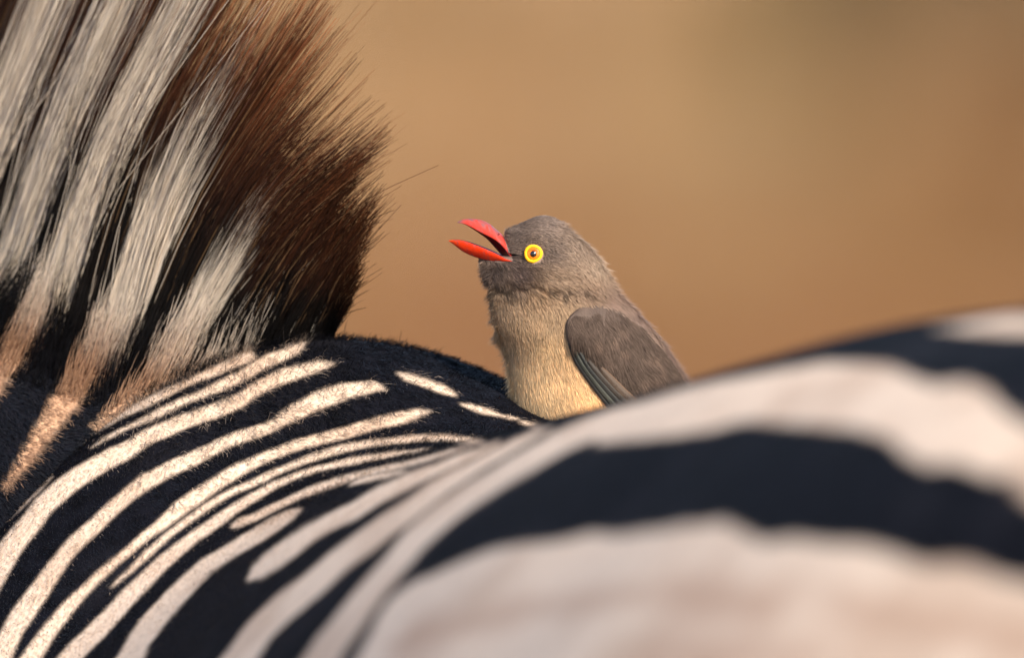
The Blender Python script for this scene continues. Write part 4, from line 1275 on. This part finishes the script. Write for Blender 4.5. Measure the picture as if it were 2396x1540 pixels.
# fine barbs on the wing coverts
n = 20000
i = rng.uniform(0.0, 0.95, n); j = rng.uniform(0.07, 1.0, n)
i[:5000] = rng.uniform(0.0, 0.22, 5000)
x, y, d = wing_pt(i, j)
ang = np.stack([np.full(n, 0.50), np.full(n, 0.87)], -1)
ang = unit(ang + np.stack([0.35 * (j - 0.4) - 0.35 * (1 - i) * (1 - j), np.zeros(n)], -1) + 0.28 * np.stack([noise3(np.stack([x / 45, y / 90, x * 0], -1)), noise3(np.stack([x / 45, y / 90, x * 0 + 5], -1))], -1) + rng.normal(0, 0.06, (n, 2)))
L = rng.uniform(50, 110, n)
okk = (poly_dist(x + ang[:, 0] * L, y + ang[:, 1] * L, wing_poly) > -4)
low_edge = poly_dist(x, y, wing_poly)
x, y, d, ang, L, i, j = x[okk], y[okk], d[okk], ang[okk], L[okk], i[okk], j[okk]
n = len(x)
dx = x + ang[:, 0] * L; dy = y + ang[:, 1] * L
off = d - bird_depth(x, np.clip(y, 117, 1555))
pts = []
lift = rng.uniform(0.0001, 0.0005, n)
for f_, lf in ((0, -0.3), (0.5, 0.8), (1.0, 1.0)):
    xx = x + ang[:, 0] * L * f_; yy = y + ang[:, 1] * L * f_
    pts.append(B3(xx, yy, bird_depth(xx, np.clip(yy, 117, 1555)) + off + lift * lf))
P = np.stack(pts, 1)
slate = sm(0.45, 0.10, j)[:, None] * sm(0.22, 0.42, i)[:, None]
keepw = rng.uniform(size=n) > slate[:, 0] * 1.1
cc = 1.2 * wing_col(x, y) * (1 + 0.22 * rng.normal(size=(n, 1)).clip(-2, 2))
cc = cc * (1 - 0.5 * slate)
e_ = 2.0
gx = (bird_depth(x + e_, np.clip(y, 117, 1550)) - bird_depth(x - e_, np.clip(y, 117, 1550))) / (2 * e_ * KB)
wN = unit(np.stack([-gx.clip(-4, 4) - 0.5 * (j < 0.12), -np.ones(n), np.full(n, 0.15)], -1) + rng.normal(0, 0.2, (n, 3)))
P, cc, wN = P[keepw], cc[keepw], wN[keepw]
n = len(P)
wb = strands('covert_barbs', P, np.array([0.9, 1.0, 0.3])[None] * rng.uniform(0.00007, 0.00012, (n, 1)), np.repeat(cc[:, None], 3, 1), plume_m, None, face=wN)
wb.parent = wing

# legs ---------------------------------------------------------------
leg_m = plain_mat('dark_scaly_leg', (0.06, 0.05, 0.045), 0.6, 0.4, 1500, 0.4, bump=0.4)


def back_z(x, y):
    """height of the zebra's back under a point"""
    k = np.argmin((TV[..., 0] - x) ** 2 + (TV[..., 1] - y) ** 2 + np.where(TV[..., 2] < ZC - 0.2, 1, 0))
    return TV.reshape(-1, 3)[k, 2]


for lx, ld in ((930, 0.009), (1010, -0.009)):
    kneep = B3(np.array(lx), np.array(1535.0), ld)
    foot = kneep + np.array([0.001, 0, 0])
    foot[2] = back_z(foot[0], foot[1]) + 0.0012
    leg = empty('leg', (0, 0, 0)); leg.parent = oxpecker
    leg.location = -Vector(oxpecker.location)
    tz = np.linspace(0, 1, 5)[:, None]
    shp = kneep + np.array([0, 0, 0.004]) + (foot - kneep - np.array([0, 0, 0.004])) * tz
    sh = strands('shank', shp[None], np.array([[0.0022, 0.0016, 0.0013, 0.0013, 0.0015]]), np.ones((1, 5, 3)), leg_m, leg, sides=8); del sh['kind']
    for dx_, dy_, ln_ in ((-1, 0.35, 0.010), (-1, 0.0, 0.012), (-0.9, -0.4, 0.010), (1, 0.05, 0.008)):
        dd = unit(np.array([dx_, dy_, 0.0]))
        q = np.array([foot + dd * ln_ * f_ for f_ in (0, 0.35, 0.7, 1.0)])
        for r_ in range(4):
            q[r_, 2] = back_z(q[r_, 0], q[r_, 1]) + (0.0012, 0.0016, 0.0012, 0.0002)[r_]
        to = strands('toe', q[None], np.array([[0.0012, 0.0010, 0.0008, 0.0002]]), np.ones((1, 4, 3)), leg_m, leg, sides=6); del to['kind']
